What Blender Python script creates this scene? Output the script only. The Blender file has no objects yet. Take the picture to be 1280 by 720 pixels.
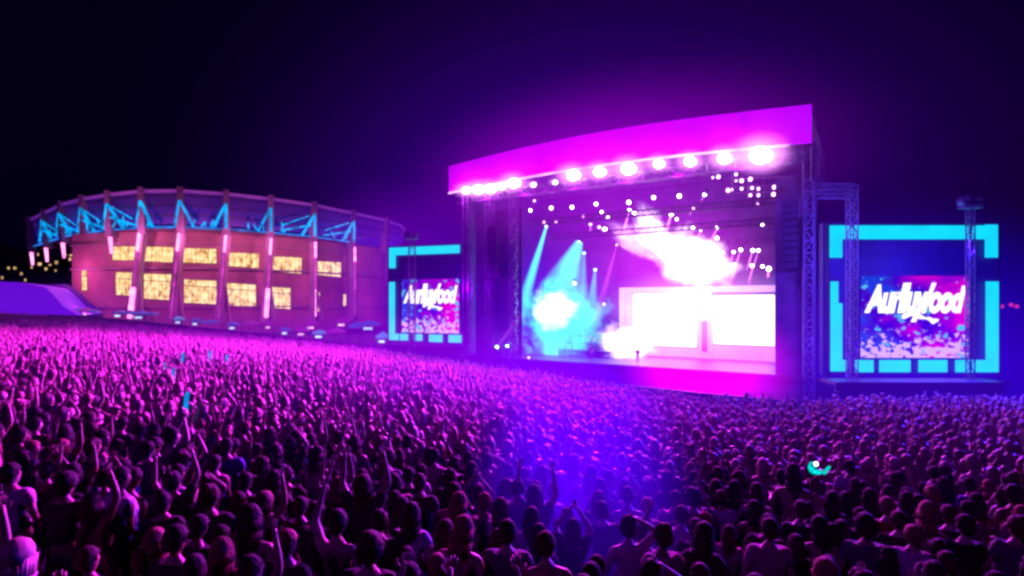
import bpy, bmesh, math, random
from mathutils import Vector, Matrix
random.seed(11)
PI = math.pi
scene = bpy.context.scene
COL = scene.collection
F = 700.0; CZ = 3.9; HY = 380.0

# ------------------------------------------------------------------ render
scene.render.engine = 'CYCLES'
cy = scene.cycles
cy.max_bounces = 3; cy.diffuse_bounces = 0; cy.glossy_bounces = 2; cy.transmission_bounces = 3
cy.volume_bounces = 0; cy.transparent_max_bounces = 32
cy.use_denoising = True
cy.sample_clamp_indirect = 3
cy.volume_step_rate = 1.0; cy.volume_max_steps = 96
cy.pixel_filter_type = 'BLACKMAN_HARRIS'; cy.filter_width = 2.8
scene.view_settings.view_transform = 'Standard'
scene.view_settings.look = 'None'
scene.view_settings.exposure = 0
scene.view_settings.gamma = 1

# ------------------------------------------------------------------ helpers
def P(px, py, d):
    return Vector(((px - 640) / F * d, d, CZ - (py - HY) / F * d))
def zat(py, d): return CZ - (py - HY) / F * d
def lerp(a, b, t): return a + (b - a) * t
def interp(x, pts):
    if x <= pts[0][0]: return pts[0][1]
    for (a, b), (c, d) in zip(pts, pts[1:]):
        if x <= c: return b + (d - b) * (x - a) / (c - a)
    return pts[-1][1]
GCLAMP = [(-3, 150), (-.914, 135), (-.629, 130), (-.343, 122), (-.057, 85), (.229, 66), (.514, 52), (.914, 48), (3, 40)]
CROWDEND = [(-3, 118), (-.914, 122), (-.75, 104), (-.593, 82), (-.4, 77), (-.2, 68), (-.1, 60), (.0, 54), (.16, 40), (.3, 34), (.514, 33), (.62, 37), (.914, 40), (3, 38)]
GS = [(-3, -.006), (-1.3, -.004), (-.914, .0), (-.75, .006), (-.593, .019), (-.4, .036), (-.2, .056), (-.057, .073), (.1, .085), (.229, .093), (.4, .103), (.514, .108), (.914, .112)]
def gslope(u): return (interp(u-.05, GS) + interp(u, GS) + interp(u+.05, GS)) / 3
def G(X, Y):
    y = max(Y, 0.01); u = max(-3, min(3, X / y))
    yy = min(y, interp(u, GCLAMP))
    return -yy * gslope(u)
# stage axes: s along the front from its far (left) end, t to the back
U = Vector((.84, -.542, 0)); T = Vector((.542, .84, 0)); L0 = Vector((-7.5, 72, 0))
def S(s, t, z): return L0 + U * s + T * t + Vector((0, 0, z))
def s_at(px, t):
    u = (px - 640) / F
    x0 = L0.x + T.x * t; y0 = L0.y + T.y * t
    return (u * y0 - x0) / (U.x - u * U.y)
def SP(px, py, t):
    s = s_at(px, t); p = S(s, t, 0)
    p.z = zat(py, p.y); return p

class MB:
    def __init__(self): self.v = []; self.f = []; self.m = []
    def quad(self, a, b, c, d, mi=0):
        n = len(self.v); self.v += [tuple(a), tuple(b), tuple(c), tuple(d)]
        self.f.append((n, n+1, n+2, n+3)); self.m.append(mi)
    def hexa(self, p, mi=0):                       # 8 points: bottom ring 0-3, top ring 4-7
        n = len(self.v); self.v += [tuple(q) for q in p]
        for f in ((3,2,1,0),(4,5,6,7),(0,1,5,4),(1,2,6,5),(2,3,7,6),(3,0,4,7)):
            self.f.append(tuple(n+i for i in f)); self.m.append(mi)
    def box(self, c, s, ax=None, ay=None, mi=0):   # centre, full sizes, optional axes
        c = Vector(c); ax = ax or Vector((1,0,0)); ay = ay or Vector((0,1,0)); az = ax.cross(ay)
        X, Y, Z = ax*s[0]/2, ay*s[1]/2, az*s[2]/2
        self.hexa([c-X-Y-Z, c+X-Y-Z, c+X+Y-Z, c-X+Y-Z, c-X-Y+Z, c+X-Y+Z, c+X+Y+Z, c-X+Y+Z], mi)
    def bar(self, a, b, w, mi=0, h=None):
        a, b = Vector(a), Vector(b); d = b - a; l = d.length
        if l < 1e-6: return
        d.normalize(); up = Vector((0,0,1)) if abs(d.z) < .95 else Vector((0,1,0))
        x = d.cross(up).normalized()
        self.box((a+b)/2, (w, l, h or w), x, d, mi)
    def tube(self, a, b, r0, r1=None, n=8, mi=0, cap=True):
        r1 = r0 if r1 is None else r1
        a, b = Vector(a), Vector(b); d = (b-a).normalized()
        up = Vector((0,0,1)) if abs(d.z) < .95 else Vector((0,1,0))
        x = d.cross(up).normalized(); y = x.cross(d)
        k = len(self.v)
        for c, r in ((a, r0), (b, r1)):
            for i in range(n):
                t = 2*PI*i/n; self.v.append(tuple(c + x*math.cos(t)*r + y*math.sin(t)*r))
        for i in range(n):
            j = (i+1) % n; self.f.append((k+j, k+i, k+n+i, k+n+j)); self.m.append(mi)
        if cap:
            self.f.append(tuple(k+i for i in range(n))); self.m.append(mi)
            self.f.append(tuple(k+n+i for i in reversed(range(n)))); self.m.append(mi)
    def ball(self, c, r, seg=10, rings=6, mi=0, f=None):
        k = len(self.v); c = Vector(c); r = r if isinstance(r, (tuple, list, Vector)) else (r, r, r)
        for i in range(rings+1):
            th = PI*i/rings
            for j in range(seg):
                ph = 2*PI*j/seg
                q = Vector((math.sin(th)*math.cos(ph), math.sin(th)*math.sin(ph), math.cos(th)))
                q = Vector((q.x*r[0], q.y*r[1], q.z*r[2]))
                if f: q = f(q)
                self.v.append(tuple(c+q))
        for i in range(rings):
            for j in range(seg):
                a = k+i*seg+j; b = k+i*seg+(j+1) % seg
                self.f.append((a, a+seg, b+seg, b)); self.m.append(mi)
    def build(self, name, mats, parent=None, smooth=False, link=True):
        me = bpy.data.meshes.new(name); me.from_pydata(self.v, [], self.f)
        if not isinstance(mats, (list, tuple)): mats = [mats]
        for m in mats: me.materials.append(m)
        if len(mats) > 1: me.polygons.foreach_set('material_index', self.m)
        if smooth: me.polygons.foreach_set('use_smooth', [True]*len(me.polygons))
        me.update()
        o = bpy.data.objects.new(name, me)
        if link: COL.objects.link(o)
        if parent is not None:
            o.parent = parent; o.matrix_parent_inverse = Matrix.Translation(-Vector(parent.location))
        return o

def tag(o, label=None, cat=None, group=None, kind=None):
    if label: o['label'] = label
    if cat: o['category'] = cat
    if group: o['group'] = group
    if kind: o['kind'] = kind
    return o
def thing(name, label, cat, loc=(0,0,0), group=None):
    o = bpy.data.objects.new(name, None); COL.objects.link(o)
    o.location = loc; o.empty_display_size = .2
    bpy.context.view_layer.objects.active = None
    return tag(o, label, cat, group)

# ------------------------------------------------------------------ materials
def newmat(name):
    m = bpy.data.materials.new(name); m.use_nodes = True
    nt = m.node_tree; nt.nodes.clear()
    return m, nt, nt.nodes.new('ShaderNodeOutputMaterial')
def lk(nt, a, b): nt.links.new(a, b)
def math_(nt, op, a, b=None, clamp=False):
    n = nt.nodes.new('ShaderNodeMath'); n.operation = op; n.use_clamp = clamp
    for i, x in enumerate((a, b)):
        if x is None: continue
        if isinstance(x, (int, float)): n.inputs[i].default_value = x
        else: lk(nt, x, n.inputs[i])
    return n.outputs[0]
def surf(name, col, rough=.6, metal=0, var=.3, scale=3.0, emit=None, es=0, bump=0):
    m, nt, out = newmat(name)
    b = nt.nodes.new('ShaderNodeBsdfPrincipled')
    tc = nt.nodes.new('ShaderNodeTexCoord'); nz = nt.nodes.new('ShaderNodeTexNoise')
    nz.inputs['Scale'].default_value = scale; nz.inputs['Detail'].default_value = 4
    lk(nt, tc.outputs['Object'], nz.inputs['Vector'])
    cr = nt.nodes.new('ShaderNodeValToRGB')
    cr.color_ramp.elements[0].position = .3; cr.color_ramp.elements[1].position = .7
    cr.color_ramp.elements[0].color = [c*(1-var) for c in col]+[1]
    cr.color_ramp.elements[1].color = [min(1, c*(1+var)) for c in col]+[1]
    lk(nt, nz.outputs['Fac'], cr.inputs[0]); lk(nt, cr.outputs[0], b.inputs['Base Color'])
    b.inputs['Roughness'].default_value = rough; b.inputs['Metallic'].default_value = metal
    if emit:
        b.inputs['Emission Color'].default_value = (*emit, 1); b.inputs['Emission Strength'].default_value = es
        m.cycles.emission_sampling = 'NONE'
    if bump:
        bp = nt.nodes.new('ShaderNodeBump'); bp.inputs['Strength'].default_value = bump
        lk(nt, nz.outputs['Fac'], bp.inputs['Height']); lk(nt, bp.outputs[0], b.inputs['Normal'])
    lk(nt, b.outputs[0], out.inputs[0])
    return m
def glow(name, col, strength, var=0, scale=2.0, sample=False, detail=3):
    m, nt, out = newmat(name)
    e = nt.nodes.new('ShaderNodeEmission'); e.inputs[0].default_value = (*col, 1)
    tc = nt.nodes.new('ShaderNodeTexCoord'); nz = nt.nodes.new('ShaderNodeTexNoise')
    nz.inputs['Scale'].default_value = scale; nz.inputs['Detail'].default_value = detail
    lk(nt, tc.outputs['Object'], nz.inputs['Vector'])
    mr = nt.nodes.new('ShaderNodeMapRange'); mr.inputs[1].default_value = .32; mr.inputs[2].default_value = .68
    mr.inputs[3].default_value = strength*(1-var); mr.inputs[4].default_value = strength*(1+var)
    lk(nt, nz.outputs['Fac'], mr.inputs[0]); lk(nt, mr.outputs[0], e.inputs[1])
    lk(nt, e.outputs[0], out.inputs[0])
    if not sample: m.cycles.emission_sampling = 'NONE'
    return m
def haze_mat(name, col, strength, noise=0, nscale=1.5, power=2, contrast=(.4, .6), step=1.0):
    """emission standing in for light scattered in haze: soft ellipsoid falloff, optionally broken up into billows"""
    m, nt, out = newmat(name)
    e = nt.nodes.new('ShaderNodeEmission'); e.inputs[0].default_value = (*col, 1)
    tc = nt.nodes.new('ShaderNodeTexCoord')
    dp = nt.nodes.new('ShaderNodeVectorMath'); dp.operation = 'DOT_PRODUCT'
    vec = tc.outputs['Object']
    if noise:
        nz = nt.nodes.new('ShaderNodeTexNoise'); nz.inputs['Scale'].default_value = nscale
        nz.inputs['Detail'].default_value = 5; lk(nt, tc.outputs['Object'], nz.inputs['Vector'])
        mr = nt.nodes.new('ShaderNodeMapRange')
        mr.inputs[1].default_value = contrast[0]; mr.inputs[2].default_value = contrast[1]
        mr.inputs[3].default_value = 1-noise; mr.inputs[4].default_value = 1
        lk(nt, nz.outputs['Fac'], mr.inputs[0])
    lk(nt, vec, dp.inputs[0]); lk(nt, vec, dp.inputs[1])
    a = math_(nt, 'SUBTRACT', 1.0, dp.outputs['Value'], True)
    if noise:      # billows: the outline itself is broken up, the inside stays dense
        nz.inputs['Roughness'].default_value = .62
        b = math_(nt, 'MULTIPLY', math_(nt, 'SUBTRACT', nz.outputs['Fac'], .5), contrast[1])
        a = math_(nt, 'MULTIPLY', math_(nt, 'ADD', math_(nt, 'SUBTRACT', a, contrast[0]), b), 3.0, True)
    a = math_(nt, 'POWER', a, power)
    a = math_(nt, 'MULTIPLY', a, strength)
    lk(nt, a, e.inputs[1]); lk(nt, e.outputs[0], out.inputs['Volume'])
    m.cycles.volume_step_rate = step
    m.cycles.emission_sampling = 'NONE'
    return m
def beam_mat(name, col, strength):
    m, nt, out = newmat(name)
    e = nt.nodes.new('ShaderNodeEmission'); e.inputs[0].default_value = (*col, 1); e.inputs[1].default_value = strength
    lk(nt, e.outputs[0], out.inputs['Volume']); m.cycles.homogeneous_volume = True
    m.cycles.emission_sampling = 'NONE'
    return m
def haze(name, centre, radii, mat, label=None, cat=None, rot=None, parent=None):
    mb = MB(); mb.ball((0,0,0), 1.0, 32, 20)
    o = mb.build(name, mat, None, True)
    o.matrix_world = Matrix.Translation(Vector(centre)) @ (rot or Matrix.Identity(4)) @ Matrix.Diagonal((*radii, 1))
    o.location = o.matrix_world.translation
    if parent is not None:
        w = o.matrix_world.copy(); o.parent = parent
        o.matrix_parent_inverse = Matrix.Translation(-Vector(parent.location)); o.matrix_basis = w
    else: tag(o, label, cat or 'haze', None, 'stuff')
    return o
STAGEROT = Matrix(((U.x, T.x, 0, 0), (U.y, T.y, 0, 0), (0, 0, 1, 0), (0, 0, 0, 1)))

M = {}
M['ground'] = surf('trampled_grass', (.035, .04, .03), .95, 0, .5, .8, bump=.4)
M['hill'] = surf('dark_hillside', (.012, .014, .016), 1, 0, .6, .02)
M['black'] = surf('black_metal', (.03, .03, .035), .45, .3, .3, 4)
M['scrim'] = surf('dark_scrim', (.05, .045, .06), .85, 0, .5, .5)
M['alu'] = surf('truss_aluminium', (.2, .2, .24), .35, .6, .2, 6)
M['deck'] = surf('stage_deck', (.02, .018, .022), .5, 0, .4, 1.2)
M['fascia'] = surf('self_lit_banner', (.7, .02, .7), .7, 0, .3, .25, emit=(.72, .0, .95), es=.42, bump=.15)  # emission puts part of the magenta lamplight into the banner itself
M['fixture'] = surf('lamp_housing', (.04, .04, .05), .4, .4, .2, 8)
M['lampwhite'] = glow('blinder_lens', (1, .86, 1), 12)
M['lampcyan'] = glow('cyan_lens', (.3, .9, 1), 8)
M['lamppink'] = glow('pink_lens', (1, .45, .95), 5)
M['cyan'] = glow('cyan_light_panel', (.0, .64, 1.0), 1.15, .08, .5, sample=True)
M['cyanstrip'] = glow('cyan_strip', (.0, .38, 1.0), 1.0, .6, .5)
M['pinkstrip'] = glow('pink_strip', (1, .2, .62), 3.4, .4, .4)
M['pinkdim'] = glow('column_glow', (.8, .06, .6), .75, .5, .4)
M['white_screen'] = glow('blown_out_video_screen', (1, .93, 1), 3.0, .1, .3)
M['plaster'] = surf('stadium_plaster', (.38, .28, .26), .8, 0, .3, .12)
M['concrete'] = surf('stadium_concrete', (.32, .3, .33), .8, 0, .2, .3)
M['steel'] = surf('stadium_steel', (.3, .28, .36), .5, .2, .2, .4)
M['canvas'] = surf('tent_canvas', (.75, .75, .8), .8, 0, .08, .5)
M['glass_dark'] = surf('dark_glass', (.02, .02, .03), .1, 0, .1, 1)

# ------------------------------------------------------------------ world: a night sky
w = bpy.data.worlds.new('World'); scene.world = w; w.use_nodes = True
nt = w.node_tree; nt.nodes.clear()
wo = nt.nodes.new('ShaderNodeOutputWorld'); bg = nt.nodes.new('ShaderNodeBackground')
sky = nt.nodes.new('ShaderNodeTexSky'); sky.sky_type = 'NISHITA'; sky.sun_disc = False
sky.sun_elevation = math.radians(-4); sky.sun_rotation = math.radians(200)
tint = nt.nodes.new('ShaderNodeMix'); tint.data_type = 'RGBA'; tint.blend_type = 'MULTIPLY'
tint.inputs[0].default_value = 1; tint.inputs[7].default_value = (.16, .0, .5, 1)
lk(nt, sky.outputs[0], tint.inputs[6])
add = nt.nodes.new('ShaderNodeMix'); add.data_type = 'RGBA'; add.blend_type = 'ADD'; add.inputs[0].default_value = 1
add.inputs[7].default_value = (.006, .0, .055, 1)
lk(nt, tint.outputs[2], add.inputs[6]); lk(nt, add.outputs[2], bg.inputs[0])
bg.inputs[1].default_value = .12
lk(nt, bg.outputs[0], wo.inputs[0])

# ------------------------------------------------------------------ camera
cam = bpy.data.objects.new('camera', bpy.data.cameras.new('camera')); COL.objects.link(cam)
cam.location = (0, 0, CZ); cam.rotation_euler = (PI/2, 0, 0)
cam.data.lens = F/1280*36; cam.data.sensor_width = 36; cam.data.shift_y = 20/1280
cam.data.clip_start = .1; cam.data.clip_end = 6000
scene.camera = cam

# ------------------------------------------------------------------ ground: one sheet to the horizon
def ground():
    us = [-1.0+i*.05 for i in range(0, 41)]
    us = [-60, -20, -8, -4, -3, -2.2, -1.6, -1.3, -1.15] + us + [1.15, 1.3, 1.6, 2.2, 3, 4, 8, 20, 60]
    ys = [-3000, -200, -40, -10, -2, .0, 1, 2, 3, 4, 5, 6, 8, 10, 12, 15, 18, 22, 26, 30, 34, 38, 42, 46, 50, 54, 58, 62, 68, 75, 85, 95, 105, 115, 125, 140, 170, 220, 300, 450, 700, 1200, 3000]
    mb = MB()
    for Y in ys:
        for u in us:
            X = u*max(Y, 4.0) if Y > 4 else u*4.0
            if Y < 1: X *= (1+abs(Y)/4)
            z = G(X, Y) if Y > 0 else 0
            mb.v.append((X, Y, z))
    n = len(us)
    for i in range(len(ys)-1):
        for j in range(n-1):
            a = i*n+j; mb.f.append((a, a+1, a+n+1, a+n)); mb.m.append(0)
    o = mb.build('ground', M['ground'], None, True); tag(o, kind='structure')
ground()

# hills at the far left
mb = MB(); nx, ny = 60, 10
for j in range(ny+1):
    for i in range(nx+1):
        px = -420+i*18; d = 330+j*22
        top = interp(px, [(-420, 250), (-150, 285), (0, 303), (60, 318), (140, 335), (300, 352), (520, 368), (660, 385)])
        k = math.sin(PI*.5*min(1, j/6)); X = (px-640)/F*d
        z = lerp(-6, zat(top+3*math.sin(i*1.3)+2*math.sin(i*.47+2), 460), k)
        mb.v.append((X, d, z))
for j in range(ny):
    for i in range(nx):
        a = j*(nx+1)+i; mb.f.append((a, a+1, a+nx+2, a+nx+1)); mb.m.append(0)
tag(mb.build('hills', M['hill'], None, True), kind='structure')

# houses with lit windows on the hill
M['warm'] = glow('warm_window', (1, .62, .28), .75, .7, .12)
M['housewall'] = surf('house_wall', (.06, .05, .05), .9)
hp = [(9, 335), (17, 335), (25, 342), (30, 350), (1, 347), (38, 334), (48, 330), (61, 331), (69, 328), (56, 336), (81, 318), (87, 319), (68, 338), (46, 318), (86, 324)]
hlab = ['small house with one lit window, farthest left on the dark hill', 'small lit house just right of the leftmost hill house',
 'lone house with warm window low on the dark hillside', 'lowest lit house on the hillside above the violet marquee', 'dim house at the left edge just above the marquee roof',
 'pale lit house left of the brightest hill house', 'brightest and widest lit house halfway up the dark hill', 'lit hill house directly left of the twin lights near the stadium',
 'bright hill house nearest the stadium roof corner at mid height', 'dim narrow hill house between two brighter ones', 'tall lit house high on the hill beside the stadium wall',
 'lit house high on the hill touching the stadium wall corner', 'lit house low on the hill beside the stadium wall foot', 'faint lit house directly under the stadium roof end', 'small lit house below the highest pair by the stadium wall']
for (px, py), lb in zip(hp, hlab):
    d = 352; c = P(px, py, d); w_ = random.uniform(.9, 1.8) + (1.2 if px == 48 else 0)
    t = thing('hillside_house', lb, 'house', (c.x, c.y, c.z-3), 'lit houses on the dark hillside')
    m1 = MB(); m1.box(c+Vector((0, 4, -1)), (w_+3, 6, 5)); m1.build('wall', M['housewall'], t)
    m1 = MB()
    for dy in (0, 1): pass
    z0 = c.z+1.5; h = 2.2; x0 = c.x-(w_+3.8)/2; x1 = c.x+(w_+3.8)/2
    m1.v += [(x0, d+.8, z0), (x1, d+.8, z0), (x1, d+7.2, z0), (x0, d+7.2, z0), (x0, d+4, z0+h), (x1, d+4, z0+h)]
    m1.f += [(0, 1, 5, 4), (2, 3, 4, 5), (0, 4, 3), (1, 2, 5), (3, 2, 1, 0)]; m1.m += [0]*5
    m1.build('roof', M['housewall'], t)
    m1 = MB(); m1.box(c+Vector((0, .9, 0)), (w_, .1, random.uniform(1.0, 1.9))); m1.build('window', M['warm'], t)

# ------------------------------------------------------------------ stadium
def win_mat():
    m, nt, out = newmat('lit_room_behind_glass')
    e = nt.nodes.new('ShaderNodeEmission')
    tc = nt.nodes.new('ShaderNodeTexCoord')
    mp = nt.nodes.new('ShaderNodeMapping'); mp.inputs['Scale'].default_value = (.8, .8, .55)
    lk(nt, tc.outputs['Object'], mp.inputs[0])
    nz = nt.nodes.new('ShaderNodeTexNoise'); nz.inputs['Scale'].default_value = 1.1; nz.inputs['Detail'].default_value = 6
    nz.inputs['Roughness'].default_value = .65
    lk(nt, mp.outputs[0], nz.inputs['Vector'])
    cr = nt.nodes.new('ShaderNodeValToRGB'); el = cr.color_ramp.elements
    el[0].position = .32; el[0].color = (.25, .05, .06, 1); el[1].position = .56; el[1].color = (1.5, 1.0, .50, 1)
    x = el.new(.40); x.color = (.85, .42, .15, 1); x = el.new(.46); x.color = (1, .62, .24, 1)
    lk(nt, nz.outputs['Fac'], cr.inputs[0]); lk(nt, cr.outputs[0], e.inputs[0]); e.inputs[1].default_value = 1.0
    lk(nt, e.outputs[0], out.inputs[0]); m.cycles.emission_sampling = 'NONE'
    return m
M['window'] = win_mat()
def roof_mat():  # blue light on the panels put in as emission, brighter low down
    m, nt, out = newmat('blue_glow_roof_cladding')
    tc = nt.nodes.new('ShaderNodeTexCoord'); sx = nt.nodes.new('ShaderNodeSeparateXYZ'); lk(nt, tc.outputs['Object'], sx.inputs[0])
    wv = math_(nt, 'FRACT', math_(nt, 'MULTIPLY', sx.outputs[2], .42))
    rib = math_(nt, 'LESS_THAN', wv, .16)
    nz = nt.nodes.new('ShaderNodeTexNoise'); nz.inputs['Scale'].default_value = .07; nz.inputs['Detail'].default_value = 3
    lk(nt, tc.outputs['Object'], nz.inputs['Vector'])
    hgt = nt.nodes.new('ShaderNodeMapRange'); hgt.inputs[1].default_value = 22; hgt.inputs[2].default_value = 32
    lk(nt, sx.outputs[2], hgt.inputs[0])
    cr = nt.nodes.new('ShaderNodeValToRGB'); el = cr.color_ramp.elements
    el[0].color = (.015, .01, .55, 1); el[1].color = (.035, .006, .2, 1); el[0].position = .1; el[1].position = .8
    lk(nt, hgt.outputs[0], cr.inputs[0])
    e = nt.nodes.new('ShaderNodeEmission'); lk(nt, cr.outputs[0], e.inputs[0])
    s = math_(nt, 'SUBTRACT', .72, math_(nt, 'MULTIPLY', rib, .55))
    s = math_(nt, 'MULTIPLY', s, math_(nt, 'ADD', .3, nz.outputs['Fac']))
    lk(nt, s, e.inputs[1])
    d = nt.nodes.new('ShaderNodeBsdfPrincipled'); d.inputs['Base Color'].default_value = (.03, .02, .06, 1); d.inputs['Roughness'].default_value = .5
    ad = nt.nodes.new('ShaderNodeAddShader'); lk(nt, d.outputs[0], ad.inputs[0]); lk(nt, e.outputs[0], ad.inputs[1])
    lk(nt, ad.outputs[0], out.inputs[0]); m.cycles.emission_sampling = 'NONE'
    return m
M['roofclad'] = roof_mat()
PYL = [(39, 187.5), (57, 173), (78, 159), (105, 150.6), (137, 145), (178, 140.5), (226, 140), (283, 144), (338, 150.6), (392, 160), (440, 174), (482, 189)]
PP = [Vector(((x-640)/F*d, d, 0)) for x, d in PYL]
CC = Vector((-100, 205, 0))
stad = thing('stadium', 'round stadium with blue lit roof struts, pink columns and warm lit windows', 'stadium', (-100, 200, 0))
ZT, ZM = 32.2, 23.2
def inset(p, k): return p + (CC-p).normalized()*k
back = []
for i in range(1, 16):
    a = math.atan2(PP[-1].y-CC.y, PP[-1].x-CC.x); b = math.atan2(PP[0].y-CC.y, PP[0].x-CC.x)
    while b < a: b += 2*PI
    th = lerp(a, b, i/16); r = lerp((PP[-1]-CC).length, (PP[0]-CC).length, i/16)
    back.append(CC + Vector((math.cos(th)*r, math.sin(th)*r*.9, 0)))
ring = PP + back
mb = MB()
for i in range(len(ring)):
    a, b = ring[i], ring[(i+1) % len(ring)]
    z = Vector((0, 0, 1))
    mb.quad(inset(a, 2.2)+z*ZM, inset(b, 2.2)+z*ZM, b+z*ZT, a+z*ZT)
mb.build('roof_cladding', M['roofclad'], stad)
mb = MB()
for i in range(len(ring)):
    a, b = ring[i], ring[(i+1) % len(ring)]; z = Vector((0, 0, 1))
    mb.quad(a+z*(ZT+.4), b+z*(ZT+.4), inset(b, 22)+z*(ZT-4), inset(a, 22)+z*(ZT-4))
    mb.quad(inset(a, 22)+z*(ZM-1), inset(b, 22)+z*(ZM-1), inset(b, 1)+z*(ZM-.3), inset(a, 1)+z*(ZM-.3))
mb.build('roof', M['steel'], stad)
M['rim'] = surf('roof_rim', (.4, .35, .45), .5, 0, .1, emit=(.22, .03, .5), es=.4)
mb = MB()
for i in range(len(ring)):
    a, b = ring[i], ring[(i+1) % len(ring)]; z = Vector((0, 0, 1))
    mb.bar(a+z*ZT, b+z*ZT, .7); 
mb.build('roof_rim', M['rim'], stad)
M['lowrail'] = glow('blue_gutter_light', (.02, .25, 1), .8, .7, .3)
mb = MB()
for i in range(len(PP)-2):
    a, b = PP[i], PP[i+1]; z = Vector((0, 0, 1)); mb.bar(inset(a, .6)+z*ZM, inset(b, .6)+z*ZM, .35)
mb.build('gutter_light', M['lowrail'], stad)
for i, p in enumerate(PP):
    mb = MB(); z = Vector((0, 0, 1)); o = (p-CC).normalized(); side = Vector((-o.y, o.x, 0))
    # tapered fin following the roof slope, then the column
    mb.hexa([p+side*-.9+z*(ZM-2)-o*2, p+side*.9+z*(ZM-2)-o*2, p+side*.9+z*(ZM-2)+o*.5, p-side*.9+z*(ZM-2)+o*.5,
             p-side*.6+z*(ZT+.9)-o*1.0, p+side*.6+z*(ZT+.9)-o*1.0, p+side*.6+z*(ZT+.9)+o*1.2, p-side*.6+z*(ZT+.9)+o*1.2])
    pyl = mb.build('pylon', M['steel'], stad)
# wall with window openings: bays between column pixels
WX = [90, 131, 172, 219, 275, 330, 388, 434, 480, 530]
WD = [151, 147.5, 145.5, 145, 148, 154, 163, 176, 192, 215]
WP = [Vector(((x-640)/F*d, d, 0)) for x, d in zip(WX, WD)]
back2 = [WP[-1]+Vector((5, 40, 0)), Vector((-60, 260, 0)), Vector((-120, 262, 0)), Vector((-150, 225, 0)), WP[0]+Vector((-12, 22, 0))]
mb = MB()
wr = WP+back2
for i in range(len(wr)):
    a, b = wr[i], wr[(i+1) % len(wr)]; z = Vector((0, 0, 1))
    mb.quad(a+z*-4, b+z*-4, b+z*(ZM-.5), a+z*(ZM-.5))
mb.build('facade_wall', M['plaster'], stad)
mb = MB()
for i in range(len(WP)-1):
    a, b = WP[i], WP[i+1]; n = Vector((b.y-a.y, a.x-b.x, 0)).normalized()
    for zz, th in ((13.2, .5), (19.6, .4), (3.2, .4)):
        mb.bar(a+n*.3+Vector((0, 0, zz)), b+n*.3+Vector((0, 0, zz)), .5, h=th)
mb.build('string_course', M['concrete'], stad)
def on_bay(px):
    for i in range(len(WX)-1):
        if WX[i] <= px <= WX[i+1]: break
    a, b = WP[i], WP[i+1]; u = (px-640)/F
    k = (u*a.y-a.x)/((b.x-a.x)-u*(b.y-a.y))
    n = Vector((b.y-a.y, a.x-b.x, 0)).normalized()
    return a.lerp(b, k), n, i
M['frame'] = surf('window_frame', (.2, .12, .1), .6)
wins = [(143,169,309,324,309,324), (183,216,309,325,310,327), (231,269,311,327,312,328), (283,322,316,331,318,334), (336,375,321,337,323,341), (392,424,327,342,329,345),
        (102,110,338,363,338,363), (147,169,341,367,342,369), (182,216,343,372,344,374), (232,269,350,377,352,379), (281,318,354,380,357,382), (334,361,359,383,361,385), (391,400,365,388,365,390), (428,433,368,382,368,383)]
for x0, x1, ya, yb, yc, yd in wins:
    if x1-x0 > 12: x0 -= 2.5; x1 += 2.5; ya -= 1; yb += 1.5; yc -= 1; yd += 1.5
    a, n, i = on_bay(x0+.5); b, _, j = on_bay(x1-.5)
    if j != i: b = a
    za, zb, zc, zd = zat(ya, a.y), zat(yb, a.y), zat(yc, b.y), zat(yd, b.y)
    z = Vector((0, 0, 1))
    mb = MB(); mb.quad(a+n*.05+z*zb, b+n*.05+z*zd, b+n*.05+z*zc, a+n*.05+z*za)
    wd = mb.build('window', M['window'], stad)
    mb = MB(); A, B, C, D = a+n*.12+z*zb, b+n*.12+z*zd, b+n*.12+z*zc, a+n*.12+z*za
    for q, r in ((A, B), (B, C), (C, D), (D, A)): mb.bar(q, r, .12)
    k = max(1, int((b-a).length/1.9))
    for q in range(1, k): mb.bar(A.lerp(B, q/k), D.lerp(C, q/k), .07)
    if za-zb > 4.2: mb.bar(A.lerp(D, .72), B.lerp(C, .72), .2)
    f = mb.build('frame', M['frame'], None); f.parent = wd; f.matrix_parent_inverse = Matrix.Identity(4)
    f.matrix_parent_inverse = Matrix.Translation(-Vector(stad.location)) @ Matrix.Identity(4)
    f.matrix_parent_inverse = (Matrix.Translation(-Vector(stad.location)))
# fix: sub-part's parent (window) sits at origin offset, so cancel exactly
for o in [x for x in COL.objects if x.name.startswith('frame')]:
    o.matrix_parent_inverse = Matrix.Identity(4)
# columns before the facade; dim strips are added for pink light on them
for px, pb in ((172, 378), (219, 386), (275, 392), (330, 397), (388, 397), (434, 398)):
    k = WX.index(px); a = WP[k]; o = (a-CC).normalized()
    topp = min(PP, key=lambda q: abs(q.x/q.y-(px+5-640)/F))
    z = Vector((0, 0, 1)); foot = a+o*2.2; top = topp+z*(ZM-1.5)
    foot = Vector((foot.x, foot.y, -1))
    mb = MB(); mb.bar(foot, top, 1.7); mb.bar(foot+Vector((2.2, 1, 0)), top.lerp(foot, .42), .7)
    mb.build('column', M['concrete'], stad)
    for k0, k1 in ((.99, .80), (.79, .41), (.40, .06)):
        mb = MB(); q0, q1 = foot.lerp(top, k1), foot.lerp(top, k0)
        mb.tube(q0+o*1.25, q1+o*1.25, .3 if k0 > .5 else .42*(px in (172, 330))+.12)
        mb.build('pink_light_strip', M['pinkstrip' if k0 > .8 or (k0 < .5 and px in (172, 330, 388)) else 'pinkdim'], stad)
# hanging pink lamps under the free roof end
for k in range(5):
    p = PP[k]; z = Vector((0, 0, 1)); q = p+z*(ZM-1)
    mb = MB(); mb.tube(q, q-z*5.2+Vector((.5, 0, 0)), .5, .3); mb.build('pink_light_strip', M['pinkstrip'], stad)
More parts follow.
